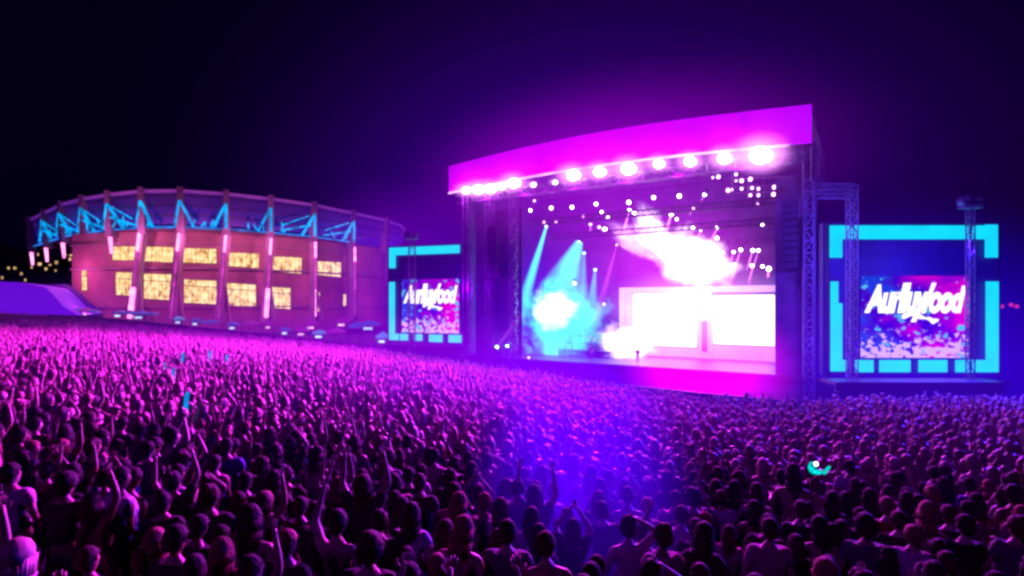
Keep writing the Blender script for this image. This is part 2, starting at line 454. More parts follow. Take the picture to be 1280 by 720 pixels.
# cyan V struts between the fins
def strut(a, b, w_=.5):
    mb = MB(); mb.bar(a, b, w_); mb.build('strut', M['cyanstrip'], stad)
for i in range(1, len(PP)-1):
    p = PP[i]; z = Vector((0, 0, 1)); o = (p-CC).normalized()
    nb = PP[i+1] if i < 7 else PP[i-1]
    tq = p+o*.9+z*(ZT-2.6)
    strut(tq, p.lerp(nb, .30 if i > 4 else .5)+o*.7+z*ZM, .55)
    strut(tq, p.lerp(PP[i-1] if i < 7 else PP[i], .12)+o*1.0+z*ZM, .5)
    for q in range(3): a_ = p.lerp(nb, random.uniform(.1, .8))+o*.8; strut(a_+z*(ZM+.3), a_+z*(ZM+random.uniform(1.2, 3.4))+Vector((random.uniform(-1, 1), 0, 0)), .28)
    if i in (1, 2, 3, 4, 9, 10):
        strut(p.lerp(nb, .1)+o*.9+z*(ZT-6), p.lerp(nb, .8)+o*.7+z*(ZM+.6), .45)
        strut(p.lerp(nb, .15)+o*.9+z*(ZT-3.5), p.lerp(nb, .75)+o*.7+z*(ZM+2.2), .3)
mb = MB(); p = PP[-1]
mb.tube(PP[-2]+Vector((2, 0, ZM+1)), PP[-1]+Vector((0, 0, ZT-3)), .18); mb.tube(PP[-1]+Vector((0, 0, 10)), PP[-1]+Vector((0, 0, ZT)), .2)
mb.build('tie_rod', M['steel'], stad)

# ------------------------------------------------------------------ truss builder
def truss(mb, a, b, w_=.7, cell=1.0, r=.06, axis=None):
    a, b = Vector(a), Vector(b); d = b-a; L = d.length; d.normalize()
    up = Vector((0, 0, 1)) if abs(d.z) < .9 else (axis or U)
    x = d.cross(up).normalized(); y = x.cross(d).normalized()
    cs = [x*w_/2+y*w_/2, -x*w_/2+y*w_/2, -x*w_/2-y*w_/2, x*w_/2-y*w_/2]
    for c in cs: mb.bar(a+c, b+c, r*1.6)
    n = max(1, round(L/cell))
    for i in range(n):
        p, q = a+d*L*i/n, a+d*L*(i+1)/n
        for k in range(4):
            c, e = cs[k], cs[(k+1) % 4]
            if (i+k) % 2: mb.bar(p+c, q+e, r)
            else: mb.bar(p+e, q+c, r)
            mb.bar(q+c, q+e, r)

# ------------------------------------------------------------------ stage
stage = thing('concert_stage', 'huge open air stage with glowing magenta roof banner', 'stage', S(20, 8, -5.4))
LEN = 40.8; DEP = 19; ZD = -2.6; ZB, ZR = 18.1, 21.4
N = 24
def arch(s): return .9*math.sin(PI*max(0, min(1, s/LEN)))
mb = MB()
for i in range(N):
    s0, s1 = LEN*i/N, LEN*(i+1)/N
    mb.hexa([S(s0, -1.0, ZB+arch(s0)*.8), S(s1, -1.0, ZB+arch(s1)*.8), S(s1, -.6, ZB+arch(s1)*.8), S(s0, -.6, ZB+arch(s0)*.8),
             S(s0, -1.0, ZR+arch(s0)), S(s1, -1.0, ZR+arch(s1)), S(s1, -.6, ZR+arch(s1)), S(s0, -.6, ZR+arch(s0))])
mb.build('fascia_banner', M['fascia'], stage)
M['edge'] = glow('lamp_bloom_glow', (1, .45, 1), 1.3, .6, .5)  # glowing strip added for the lamplit line between the blinders
mb = MB()
for i in range(N):
    s0, s1 = LEN*i/N, LEN*(i+1)/N; mb.bar(S(s0, -1.0, ZB+arch(s0)*.8-.12), S(min(s1, 39), -1.0, ZB+arch(min(s1, 39))*.8-.12), .2)
mb.build('lamp_bloom_strip', M['edge'], stage)
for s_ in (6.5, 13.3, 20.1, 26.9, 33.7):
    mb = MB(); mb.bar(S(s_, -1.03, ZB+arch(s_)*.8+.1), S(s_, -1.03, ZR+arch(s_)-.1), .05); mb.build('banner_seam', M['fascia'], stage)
mb = MB()
for i in range(N):
    s0, s1 = LEN*i/N, LEN*(i+1)/N
    mb.hexa([S(s0, -.58, ZR-.5+arch(s0)), S(s1, -.58, ZR-.5+arch(s1)), S(s1, DEP, ZR-1.5), S(s0, DEP, ZR-1.5),
             S(s0, -.58, ZR-.1+arch(s0)), S(s1, -.58, ZR-.1+arch(s1)), S(s1, DEP, ZR-1.1), S(s0, DEP, ZR-1.1)])
mb.build('roof', M['scrim'], stage)
mb = MB(); mb.hexa([S(.5, .2, ZD-.5), S(LEN-.5, .2, ZD-.5), S(LEN-.5, DEP, ZD-.5), S(.5, DEP, ZD-.5), S(.5, .2, ZD), S(LEN-.5, .2, ZD), S(LEN-.5, DEP, ZD), S(.5, DEP, ZD)])
mb.build('deck', M['deck'], stage)
mb = MB(); mb.hexa([S(.6, .5, -6), S(LEN-.6, .5, -6), S(LEN-.6, .7, -6), S(.6, .7, -6), S(.6, .5, ZD-.5), S(LEN-.6, .5, ZD-.5), S(LEN-.6, .7, ZD-.5), S(.6, .7, ZD-.5)])
mb.build('front_skirt', M['scrim'], stage)
mb = MB(); mb.hexa([S(.6, DEP-.1, -6), S(LEN, DEP-.1, -6), S(LEN, DEP, -6), S(.6, DEP, -6), S(.6, DEP-.1, ZR-1.6), S(LEN, DEP-.1, ZR-1.6), S(LEN, DEP, ZR-1.6), S(.6, DEP, ZR-1.6)])
mb.build('back_wall', M['scrim'], stage)
for s0, s1, nm in ((2.6, 9.6, 'side_scrim'), (37.6, 40.3, 'side_scrim')):
    mb = MB(); mb.hexa([S(s0, 1.2, ZD), S(s1, 1.2, ZD), S(s1, 1.3, ZD), S(s0, 1.3, ZD), S(s0, 1.2, ZB-2.5), S(s1, 1.2, ZB-2.5), S(s1, 1.3, ZB-2.5), S(s0, 1.3, ZB-2.5)])
    mb.build(nm, M['scrim'], stage)
for s0 in (.8, LEN-.6):
    mb = MB(); mb.hexa([S(s0, 2, -6), S(s0+.15, 2, -6), S(s0+.15, DEP, -6), S(s0, DEP, -6), S(s0, 2, ZR-1.6), S(s0+.15, 2, ZR-1.6), S(s0+.15, DEP, ZR-1.7), S(s0, DEP, ZR-1.7)])
    mb.build('side_wall', M['scrim'], stage)
for s0, t0 in ((2.2, .0), (5.4, .3), (8.9, .4), (LEN-.3, .2), (LEN-.4, 3.2)):
    mb = MB(); truss(mb, S(s0, t0, -5.9), S(s0, t0, ZB+.3), .8, 1.1, .07); mb.build('tower_truss', M['alu'], stage)
mb = MB(); truss(mb, S(.6, .2, ZB-.9), S(LEN, .2, ZB-.9), .9, 1.3, .07); mb.build('roof_truss', M['alu'], stage)
mb = MB(); truss(mb, S(LEN-.3, .2, ZB-.4), S(LEN-.3, DEP-1, ZB-.4), .9, 1.3, .07); mb.build('roof_truss', M['alu'], stage)
mb = MB(); truss(mb, S(LEN+.3, -.5, ZB-3.4), S(LEN+.3, -.6, ZR-3.6), .6, .9, .06); mb.build('roof_truss', M['alu'], stage)

# inner lighting trusses hung from the roof
tr_z = {3: 13.9, 7: 12.5, 11: 11.0, 15: 9.2}
tl = {3: 'front lighting truss hung under the stage roof', 7: 'second lighting truss from the front inside the stage', 11: 'third lighting truss from the front inside the stage', 15: 'rearmost lighting truss near the stage back wall'}
for t_, z_ in tr_z.items():
    mb = MB(); truss(mb, S(10, t_, z_), S(37.4, t_, z_), .6, 1.0, .05)
    for s_ in (12, 20, 28, 36): mb.tube(S(s_, t_, z_), S(s_, t_, ZR-1.2), .03)
    tag(mb.build('lighting_truss', M['black']), tl[t_], 'truss', 'lighting trusses inside the stage')

# header blinders: big lamps under the banner
def halo_mat(nm, col, st): return haze_mat(nm, col, st, power=3)
M['halo'] = halo_mat('lamp_glow', (1, .30, 1), 1.3)
M['halocyan'] = halo_mat('cyan_lamp_glow', (.1, .6, 1), 1.2)
bl = [(583, 238, .9), (598, 237, 1.15), (614, 236, 1.1), (628, 233, .8), (643, 229, 1.2), (667, 231, .5), (694, 228, .45), (717, 219, 1.25), (750, 215, 1.1), (786, 211, 1.3), (824, 205, .95), (863, 202, 1.0), (906, 198, 1.15), (951, 194, 1.7)]
ordn = ['first', 'second', 'third', 'fourth', 'fifth', 'sixth small', 'seventh small', 'eighth', 'ninth', 'tenth', 'eleventh', 'twelfth', 'thirteenth', 'last and largest']
for (px, py, r), od in zip(bl, ordn):
    c = SP(px, py, -1.2)
    t = thing('blinder_lamp', f'{od} white blinder lamp from the left along the magenta roof banner', 'stage lamp', c, 'blinder lamps under the roof banner')
    k = r*.55
    mb = MB(); mb.tube(c+T*.9, c+T*.05, k*.6, k*.95, 14); mb.bar(c+T*.4, c+T*.4+Vector((0, 0, 1.0)), .1)
    mb.build('housing', M['fixture'], t)
    mb = MB(); mb.ball(c, (k*1.1, k*.5, k*.85), 14, 8); mb.build('lens', M['lampwhite'], t, True)
    haze('glow', c-T*.3, (r*2.1, r*1.5, r*1.4), M['halo'], parent=t)

# screens at the back of the stage
def slab(mb, s0, s1, t0, t1, z0, z1):
    mb.hexa([S(s0, t0, z0), S(s1, t0, z0), S(s1, t1, z0), S(s0, t1, z0), S(s0, t0, z1), S(s1, t0, z1), S(s1, t1, z1), S(s0, t1, z1)])
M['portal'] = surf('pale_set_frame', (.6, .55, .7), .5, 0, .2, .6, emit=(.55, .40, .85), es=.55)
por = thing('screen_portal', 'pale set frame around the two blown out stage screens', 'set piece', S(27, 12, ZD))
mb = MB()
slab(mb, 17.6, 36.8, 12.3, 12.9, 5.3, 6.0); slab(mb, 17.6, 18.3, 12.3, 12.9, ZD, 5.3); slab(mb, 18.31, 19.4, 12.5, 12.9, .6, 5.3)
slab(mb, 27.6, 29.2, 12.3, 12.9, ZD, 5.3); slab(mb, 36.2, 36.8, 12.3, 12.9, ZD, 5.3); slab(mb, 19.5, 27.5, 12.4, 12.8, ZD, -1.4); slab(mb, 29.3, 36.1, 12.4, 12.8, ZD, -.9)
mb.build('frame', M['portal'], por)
mb = MB(); slab(mb, 28.1, 28.7, 12.15, 12.28, -1.8, 1.8); mb.build('centre_post', M['scrim'], por)
for s0, s1, z0, z1, lb in ((19.5, 27.4, -1.3, 5.2, 'larger left blown out white video screen at the back of the stage'), (29.4, 36.0, -.8, 4.9, 'right blown out white video screen at the back of the stage')):
    t = thing('video_screen', lb, 'video screen', S((s0+s1)/2, 12.6, z0), 'white screens at the back of the stage')
    mb = MB(); slab(mb, s0, s1, 12.45, 12.55, z0, z1); mb.build('screen_panel', M['white_screen'], t)
    mb = MB()
    for q in ((s0-.08, s1+.08, z0-.1, z0), (s0-.08, s1+.08, z1, z1+.1)): slab(mb, q[0], q[1], 12.35, 12.6, q[2], q[3])
    mb.build('bezel', M['black'], t)

# risers, drum kit and a performer on deck
mb = MB(); slab(mb, 12, 19, 6, 10, ZD, ZD+.8); slab(mb, 13, 18, 8, 10.5, ZD+.8, ZD+1.6)
for i in range(7): mb.tube(S(12+i, 6, ZD+.8), S(12+i, 6, ZD+1.7), .04)
mb.bar(S(12, 6, ZD+1.7), S(19, 6, ZD+1.7), .05)
tag(mb.build('stage_riser', M['deck']), 'stepped riser with a rail left of the white screens', 'riser')
t = thing('drum_kit', 'drum kit on the stepped riser in the smoke', 'drum kit', S(15, 8.6, ZD+1.6))
b0 = S(15, 8.6, ZD+1.6)
for nm, dx, dz, r, h in (('bass_drum', 0, .3, .3, .4), ('tom', -.25, .75, .16, .2), ('tom', .25, .75, .16, .2), ('floor_tom', .7, .35, .22, .4), ('snare', -.6, .6, .18, .14)):
    mb = MB(); c = b0+U*dx+Vector((0, 0, dz))
    if nm == 'bass_drum': mb.tube(c-T*h/2, c+T*h/2, r, n=16)
    else: mb.tube(c-Vector((0, 0, h/2)), c+Vector((0, 0, h/2)), r, n=16)
    mb.build(nm, M['alu'], t)
for dx in (-.8, .85):
    mb = MB(); c = b0+U*dx+Vector((0, 0, 1.2)); mb.tube(c, c+Vector((0, 0, .02)), .26, n=16); mb.tube(b0+U*dx, c, .02); mb.build('cymbal', M['alu'], t)

# line array speakers
for s0, lb in ((6.5, 'curved hang of black loudspeakers at the far stage wing'), (39.0, 'curved hang of black loudspeakers at the near stage wing')):
    t = thing('speaker_array', lb, 'loudspeaker', S(s0, -.1, 12), 'loudspeaker hangs on the stage wings')
    for i in range(10):
        mb = MB(); c = S(s0, -.4+.02*i*i*.5, 13-i*.62); mb.box(c, (1.3, .9, .56), U, T); mb.build('cabinet', M['black'], t)

# gridded lamp panel hung at the upper right inside the stage
t = thing('lamp_grid', 'hanging grid truss dotted with small pink lamps', 'lamp rack', SP(945, 240, 4))
mb = MB()
for py in (222, 232, 240, 250): mb.bar(SP(905, py+2, 4), SP(990, py-1, 4), .07)
for px in (915, 935, 955, 972): mb.bar(SP(px, 218, 4.1), SP(px, 255, 4.1), .06)
mb.build('rack_frame', M['alu'], t)
for px, py in [(891, 222), (898, 221), (920, 218), (920, 226), (927, 226), (938, 224), (927, 236), (940, 235), (948, 236), (968, 234), (938, 244), (948, 244), (967, 243), (947, 255), (910, 238), (915, 237)]:
    mb = MB(); mb.ball(SP(px, py, 3.8), random.choice((.11, .15, .2)), 8, 6); mb.build('lamp', M['lamppink'], t, True)

# moving head lamps, each with its own beam where the photo shows one
M['bcyan'] = beam_mat('cyan_beam', (.04, .68, 1), .75)
KB = .14
def cone_mat(name, col, strength, noise=.6):
    """soft light shaft: apex at z=0, full width at z=1, fading to its edge and along its length"""
    m, nt, out = newmat(name); e = nt.nodes.new('ShaderNodeEmission'); e.inputs[0].default_value = (*col, 1)
    tc = nt.nodes.new('ShaderNodeTexCoord'); sx = nt.nodes.new('ShaderNodeSeparateXYZ'); lk(nt, tc.outputs['Object'], sx.inputs[0])
    w_ = math_(nt, 'ADD', KB, math_(nt, 'MULTIPLY', sx.outputs[2], 1-KB))
    r2 = math_(nt, 'ADD', math_(nt, 'MULTIPLY', sx.outputs[0], sx.outputs[0]), math_(nt, 'MULTIPLY', sx.outputs[1], sx.outputs[1]))
    q = math_(nt, 'SUBTRACT', 1.0, math_(nt, 'DIVIDE', r2, math_(nt, 'MULTIPLY', w_, w_)), True)
    q = math_(nt, 'DIVIDE', q, w_)
    q = math_(nt, 'MULTIPLY', q, math_(nt, 'SUBTRACT', 1.0, math_(nt, 'MULTIPLY', sx.outputs[2], sx.outputs[2]), True))
    nz = nt.nodes.new('ShaderNodeTexNoise'); nz.inputs['Scale'].default_value = 2.2; nz.inputs['Detail'].default_value = 4; lk(nt, tc.outputs['Object'], nz.inputs['Vector'])
    mr = nt.nodes.new('ShaderNodeMapRange'); mr.inputs[1].default_value = .4; mr.inputs[2].default_value = .6; mr.inputs[3].default_value = (1-noise)*strength; mr.inputs[4].default_value = strength
    lk(nt, nz.outputs['Fac'], mr.inputs[0])
    lk(nt, math_(nt, 'MULTIPLY', q, mr.outputs[0]), e.inputs[1]); lk(nt, e.outputs[0], out.inputs['Volume'])
    m.cycles.volume_step_rate = .4; m.cycles.emission_sampling = 'NONE'; return m
M['bcyan'] = cone_mat('cyan_beam', (.03, .62, 1), 1.5, .2)
M['bcyan2'] = cone_mat('soft_cyan_beam', (.0, .55, .75), .85, .5)
M['bpink'] = cone_mat('pink_beam', (1, .25, .95), 5, .2)
M['bpinkdim'] = cone_mat('dim_pink_beam', (1, .1, .8), .6, .3)
M['bviolet'] = cone_mat('violet_beam', (.55, .1, 1), .3, .3)
heads = [ # px,py,t, colour, size, beam(px,py,t,r0,r1,mat)
 (663,263,3,'w',1,None),(689,260,3,'w',1.15,None),(715,259,3,'w',1.15,None),(745,255,3,'w',1.1,None),(786,253,3,'w',1.25,None),(817,247,3,'w',1.1,None),(849,245,3,'w',1.2,None),(881,243,3,'w',1,(877,250,3,.15,.25,'bpink')),
 (668,251,5,'p',.8,None),(680,278,7,'p',1,None),(695,278,7,'p',.9,None),(729,270,7,'p',1,None),(738,280,7,'p',1.1,(738,288,7,.15,.3,'bpink')),(752,265,7,'w',.9,None),(760,272,7,'w',1.1,None),(867,260,7,'p',.8,(862,268,7,.15,.25,'bpink')),
 (749,284,9,'p',1.1,None),(756,287,9,'w',1.6,None),(787,262,9,'w',1.1,(779,292,9,.2,.5,'bpink')),(793,266,9,'w',1.3,None),(839,268,9,'w',1.3,(832,292,9,.2,.6,'bpink')),(846,274,9,'w',.9,None),
 (857,286,11,'p',.9,None),(866,285,11,'w',1.1,None),(876,288,11,'p',1,(870,302,11,.2,.4,'bpink')),(897,284,11,'w',1.2,(888,303,11,.2,.4,'bpink')),(896,298,11,'w',1.3,None),(953,281,4,'w',.7,None),
 (891,316,15,'w',.9,(884,342,13,.15,.3,'bpink')),(903,316,15,'w',.9,(895,335,13,.15,.3,'bpink')),(917,315,15,'w',1,(910,338,13,.15,.3,'bpink')),(926,312,15,'w',1.2,(913,352,13,.15,.35,'bpink')),(918,331,15,'w',1.2,(912,360,13,.15,.3,'bpinkdim')),
 (941,313,15,'w',1.2,(935,333,13,.15,.3,'bpink')),(948,313,15,'w',1.1,(938,345,13,.15,.3,'bpink')),(940,332,15,'w',1.2,(935,362,13,.15,.3,'bpinkdim')),(953,333,15,'w',1,None),(961,336,15,'w',1.5,(960,345,13,.2,.3,'bpink')),
 (683,283,6,'c',.9,(650,392,4,.18,.95,'bcyan')),(724,302,6,'c',.9,(700,366,6,.15,2.8,'bcyan2')),(730,316,8,'c',1,(729,385,8,.35,.8,'bcyan2')),(744,337,10,'c',1,(738,392,8,.3,.9,'bcyan2')),(771,306,10,'p',.7,(749,385,6,.15,.5,'bpinkdim')),
 (718,354,6,'w',1,None),(755,380,9,'p',.9,None),(661,447,1,'p',.7,None),(621,434,.2,'c',1.2,(648,398,1,.15,.35,'bpinkdim')),(634,433,.2,'c',1.1,(641,398,.6,.12,.3,'bviolet'))]
hue = {'w': 'white', 'p': 'pink', 'c': 'cyan'}
used = set()
for i, (px, py, t_, c_, sz, bm) in enumerate(heads):
    c = SP(px, py, t_); k = .17*sz
    row = 'front' if t_ <= 5 else 'second' if t_ <= 7 else 'third' if t_ <= 11 else 'rear'
    nrow = 1+sum(1 for q in heads[:i] if ('front' if q[2] <= 5 else 'second' if q[2] <= 7 else 'third' if q[2] <= 11 else 'rear') == row)
    rk = ['first','second','third','fourth','fifth','sixth','seventh','eighth','ninth','tenth','eleventh','twelfth','thirteenth','fourteenth','fifteenth'][min(14, nrow-1)]
    lab = f"{hue[c_]} moving lamp, {rk} of the {row} row inside the stage"
    if bm: lab += ', throwing a beam'
    if py > 350: lab = {354: 'white lamp glowing beside the cyan smoke burst', 380: 'pink lamp just left of the pale screen frame', 447: 'small pink lamp low at the stage front edge', 434: 'outer cyan lamp standing at the far stage tower foot', 433: 'inner cyan lamp standing at the far stage tower foot'}[py]
    t = thing('moving_head_lamp', lab, 'stage lamp', c, 'moving lamps inside the stage')
    aim = (SP(bm[0], bm[1], bm[2])-c).normalized() if bm else Vector((-.3, -.7, -.5)).normalized()
    mb = MB(); mb.tube(c-aim*.5, c-aim*.02, k*.7, k*.95, 10); mb.build('head', M['fixture'], t)
    mb = MB(); sgn = -1 if py > 430 else 1
    mb.box(c-aim*.3+Vector((0, 0, sgn*.32)), (k*2.4, k*1.6, .14), U, T)
    for q in (-1, 1): mb.bar(c-aim*.25+U*q*k*1.15, c-aim*.25+U*q*k*1.15+Vector((0, 0, sgn*.3)), .05)
    mb.build('yoke', M['fixture'], t)
    mb = MB(); mb.ball(c, k, 10, 6); mb.build('lens', {'w': M['lampwhite'], 'p': M['lamppink'], 'c': M['lampcyan']}[c_], t, True)
    if bm:
        e = SP(bm[0], bm[1], bm[2]); dv = e-c; e = c+dv*1.3; r1 = bm[4]*(.75 if bm[5] == 'bpink' else 1.35)
        mb = MB(); mb.tube((0, 0, 0), (0, 0, 1), KB, 1, 24)
        o = mb.build('beam', M[bm[5]], None, True); o.parent = t; o.matrix_parent_inverse = Matrix.Translation(-c)
        o.matrix_basis = Matrix.Translation(c) @ (e-c).to_track_quat('Z', 'Y').to_matrix().to_4x4() @ Matrix.Diagonal((r1, r1, (e-c).length, 1))

# the wide fan of cyan haze and white smoke
def rotz_tilt(ang):  # rotation in the stage (s,z) plane
    c_, s_ = math.cos(ang), math.sin(ang)
    return STAGEROT @ Matrix(((c_, 0, -s_, 0), (0, 1, 0, 0), (s_, 0, c_, 0), (0, 0, 0, 1)))
smk = dict(noise=1.0, nscale=1.9)
H = lambda px, py, t_: SP(px, py, t_)
M['smk_w'] = haze_mat('lit_smoke_white', (1, .70, 1), 1.0, 1, 2.2, 1.3, (.36, 2.4), step=.35)
M['smk_w2'] = haze_mat('lit_smoke_pinkish', (1, .5, 1), .8, 1, 2.4, 1.3, (.4, 2.4), step=.35)
M['smk_c'] = haze_mat('lit_smoke_cyan', (.0, .55, .62), 1.0, 1, 2.6, 1.0, (.45, 3.2), step=.35)
M['smk_cw'] = haze_mat('lit_smoke_cyan_core', (.8, 1, 1), .9, 1, 1.8, 1.3, (.35, 3.0), step=.35)
haze('smoke_cloud', H(866, 322, 9), (6.2, 2.8, 4.2), M['smk_w'], 'thick white smoke cloud above the stage screens', 'smoke', rotz_tilt(-.45))
haze('smoke_cloud', H(818, 290, 9), (5.0, 2.0, 2.2), M['smk_w'], 'white smoke plume rising to the lamps left of the big cloud', 'smoke', rotz_tilt(-1.0))
haze('smoke_cloud', H(802, 304, 9), (6.4, 2.0, 2.0), M['smk_w2'], 'pinkish smoke plume drifting from the brightest inner lamp', 'smoke', rotz_tilt(-.5))
haze('smoke_cloud', H(782, 428, 7), (4.6, 2.5, 3.0), M['smk_w'], 'white smoke on the deck left of the screens', 'smoke', STAGEROT)
haze('smoke_cloud', H(691, 386, 5), (3.9, 1.8, 3.2), M['smk_cw'], 'white hot core of the cyan smoke burst', 'smoke', STAGEROT)
haze('smoke_cloud', H(703, 402, 6.5), (7.4, 2.6, 6.8), M['smk_c'], 'jagged cyan smoke burst at the far side of the stage', 'smoke', STAGEROT)
# ------------------------------------------------------------------ hazes
def hz(name, c, r, col, st, lab, rot=None, **k): return haze(name, c, r, haze_mat(name+'_mat', col, st, **k), lab, 'haze', rot)
hz('haze', S(17, 2, 11), (60, 48, 40), (.115, .0, .68), .0095, 'wide violet haze hanging over the whole stage', STAGEROT, power=3.6)
hz('haze', S(21, -1, 18), (30, 14, 12), (.7, .0, .95), .024, 'magenta haze around the roof banner lamps', STAGEROT, power=2.5)
hz('haze', S(22, 8, 8.5), (19, 8, 11), (.72, .0, 1), .034, 'magenta haze filling the inside of the stage', STAGEROT, power=1.4)
hz('haze', S(26, 9, 8), (12, 5, 8), (.95, .0, .85), .075, 'bright magenta haze around the white smoke cloud', STAGEROT, power=1.5)
hz('haze', S(9, 5, 3), (16, 9, 13), (.07, .0, 1), .040, 'violet blue haze in the far stage wing', STAGEROT, power=2)
hz('haze', (37, 52, 1), (20, 16, 14), (.01, .0, .9), .030, 'deep blue haze around the right side screen', None, power=2)
hz('haze', S(32.3, -3.5, -1.8), (8.5, 7, 6.8), (.9, .0, .85), .24, 'magenta haze spilling over the near front edge of the stage', STAGEROT, power=1.6)
hz('haze', S(17, -3, -3.2), (16, 6, 3.0), (.12, .0, .8), .03, 'violet haze in the pit before the stage', STAGEROT, power=1.6)
hz('haze', P(722, 575, 9.2), (1.9, 3.2, 2.1), (.10, .0, 1), .32, 'blue haze patch over the middle of the crowd', None, power=1.5)
hz('haze', P(640, 500, 20), (9, 9, 3.5), (.30, .0, .95), .050, 'thin violet haze over the crowd before the stage', None, power=1.6)
hz('haze', P(400, 440, 60), (34, 36, 5), (.5, .0, .8), .006, 'low magenta haze over the distant left crowd', None, power=1.2)
hz('haze', P(500, 330, 110), (20, 22, 18), (.26, .0, .7), .013, 'purple haze before the right end of the stadium', None, power=1.5)

hz('haze', P(640, 440, 26), (30, 20, 4.5), (.16, .0, .9), .012, 'thin violet haze low over the whole near crowd', None, power=1.3)
hz('haze', S(28, 11, 3.2), (13, 2.6, 5.8), (1, .5, 1), .26, 'added pale glow for the bloom of the white stage screens', STAGEROT, power=1.6)  # glow volume added to soften the screen edges
hz('haze', (26, 34, -2), (20, 12, 5), (.04, .0, .9), .014, 'blue haze low over the crowd before the right screen', None, power=1.4)

# ------------------------------------------------------------------ side screens
def video_mat(seed=0):
    m, nt, out = newmat('video_picture')
    tc0 = nt.nodes.new('ShaderNodeTexCoord'); sx = nt.nodes.new('ShaderNodeSeparateXYZ'); lk(nt, tc0.outputs['UV'], sx.inputs[0])
    mpv = nt.nodes.new('ShaderNodeMapping'); mpv.inputs['Location'].default_value = (0, 0, seed); lk(nt, tc0.outputs['UV'], mpv.inputs[0])
    class TC: outputs = {'UV': mpv.outputs[0]}
    tc = TC
    nz = nt.nodes.new('ShaderNodeTexNoise'); nz.inputs['Scale'].default_value = 2.3; nz.inputs['Detail'].default_value = 2
    lk(nt, tc.outputs['UV'], nz.inputs['Vector'])
    cr = nt.nodes.new('ShaderNodeValToRGB'); el = cr.color_ramp.elements; cr.color_ramp.interpolation = 'EASE'
    el[0].position = .36; el[0].color = (.0, .05, .75, 1); el[1].position = .62; el[1].color = (.95, .0, .6, 1)
    x = el.new(.44); x.color = (.05, .0, .55, 1); x = el.new(.52); x.color = (.35, .0, .6, 1)
    mixv = math_(nt, 'ADD', math_(nt, 'MULTIPLY', nz.outputs['Fac'], .75), math_(nt, 'MULTIPLY', sx.outputs[0], .22))
    lk(nt, mixv, cr.inputs[0])
    n2 = nt.nodes.new('ShaderNodeTexNoise'); n2.inputs['Scale'].default_value = 16; n2.inputs['Detail'].default_value = 3
    lk(nt, tc.outputs['UV'], n2.inputs['Vector'])
    low = nt.nodes.new('ShaderNodeMapRange'); low.inputs[1].default_value = .42; low.inputs[2].default_value = .05
    low.inputs[3].default_value = -.16; low.inputs[4].default_value = .14
    lk(nt, sx.outputs[1], low.inputs[0])
    q = math_(nt, 'ADD', n2.outputs['Fac'], low.outputs[0])
    mk = nt.nodes.new('ShaderNodeMapRange'); mk.inputs[1].default_value = .53; mk.inputs[2].default_value = .60
    lk(nt, q, mk.inputs[0])
    mx = nt.nodes.new('ShaderNodeMix'); mx.data_type = 'RGBA'; lk(nt, mk.outputs[0], mx.inputs[0]); lk(nt, cr.outputs[0], mx.inputs[6])
    mx.inputs[7].default_value = (.95, .55, .95, 1)
    n3 = nt.nodes.new('ShaderNodeTexNoise'); n3.inputs['Scale'].default_value = 9; lk(nt, tc.outputs['UV'], n3.inputs['Vector'])
    mk3 = nt.nodes.new('ShaderNodeMapRange'); mk3.inputs[1].default_value = .60; mk3.inputs[2].default_value = .66; lk(nt, n3.outputs['Fac'], mk3.inputs[0])
    mx2 = nt.nodes.new('ShaderNodeMix'); mx2.data_type = 'RGBA'; lk(nt, mk3.outputs[0], mx2.inputs[0]); lk(nt, mx.outputs[2], mx2.inputs[6]); mx2.inputs[7].default_value = (.1, .6, .95, 1)
    e = nt.nodes.new('ShaderNodeEmission'); lk(nt, mx2.outputs[2], e.inputs[0]); e.inputs[1].default_value = .8
    lk(nt, e.outputs[0], out.inputs[0]); m.cycles.emission_sampling = 'NONE'
    return m
M['video'] = video_mat(); M['video_left'] = video_mat(3.7)
M['lettering'] = glow('white_lettering', (1, .9, 1), 1.4)
M['towerpanel'] = surf('screen_tower_panel', (.015, .01, .09), .6, 0, .3, 1)
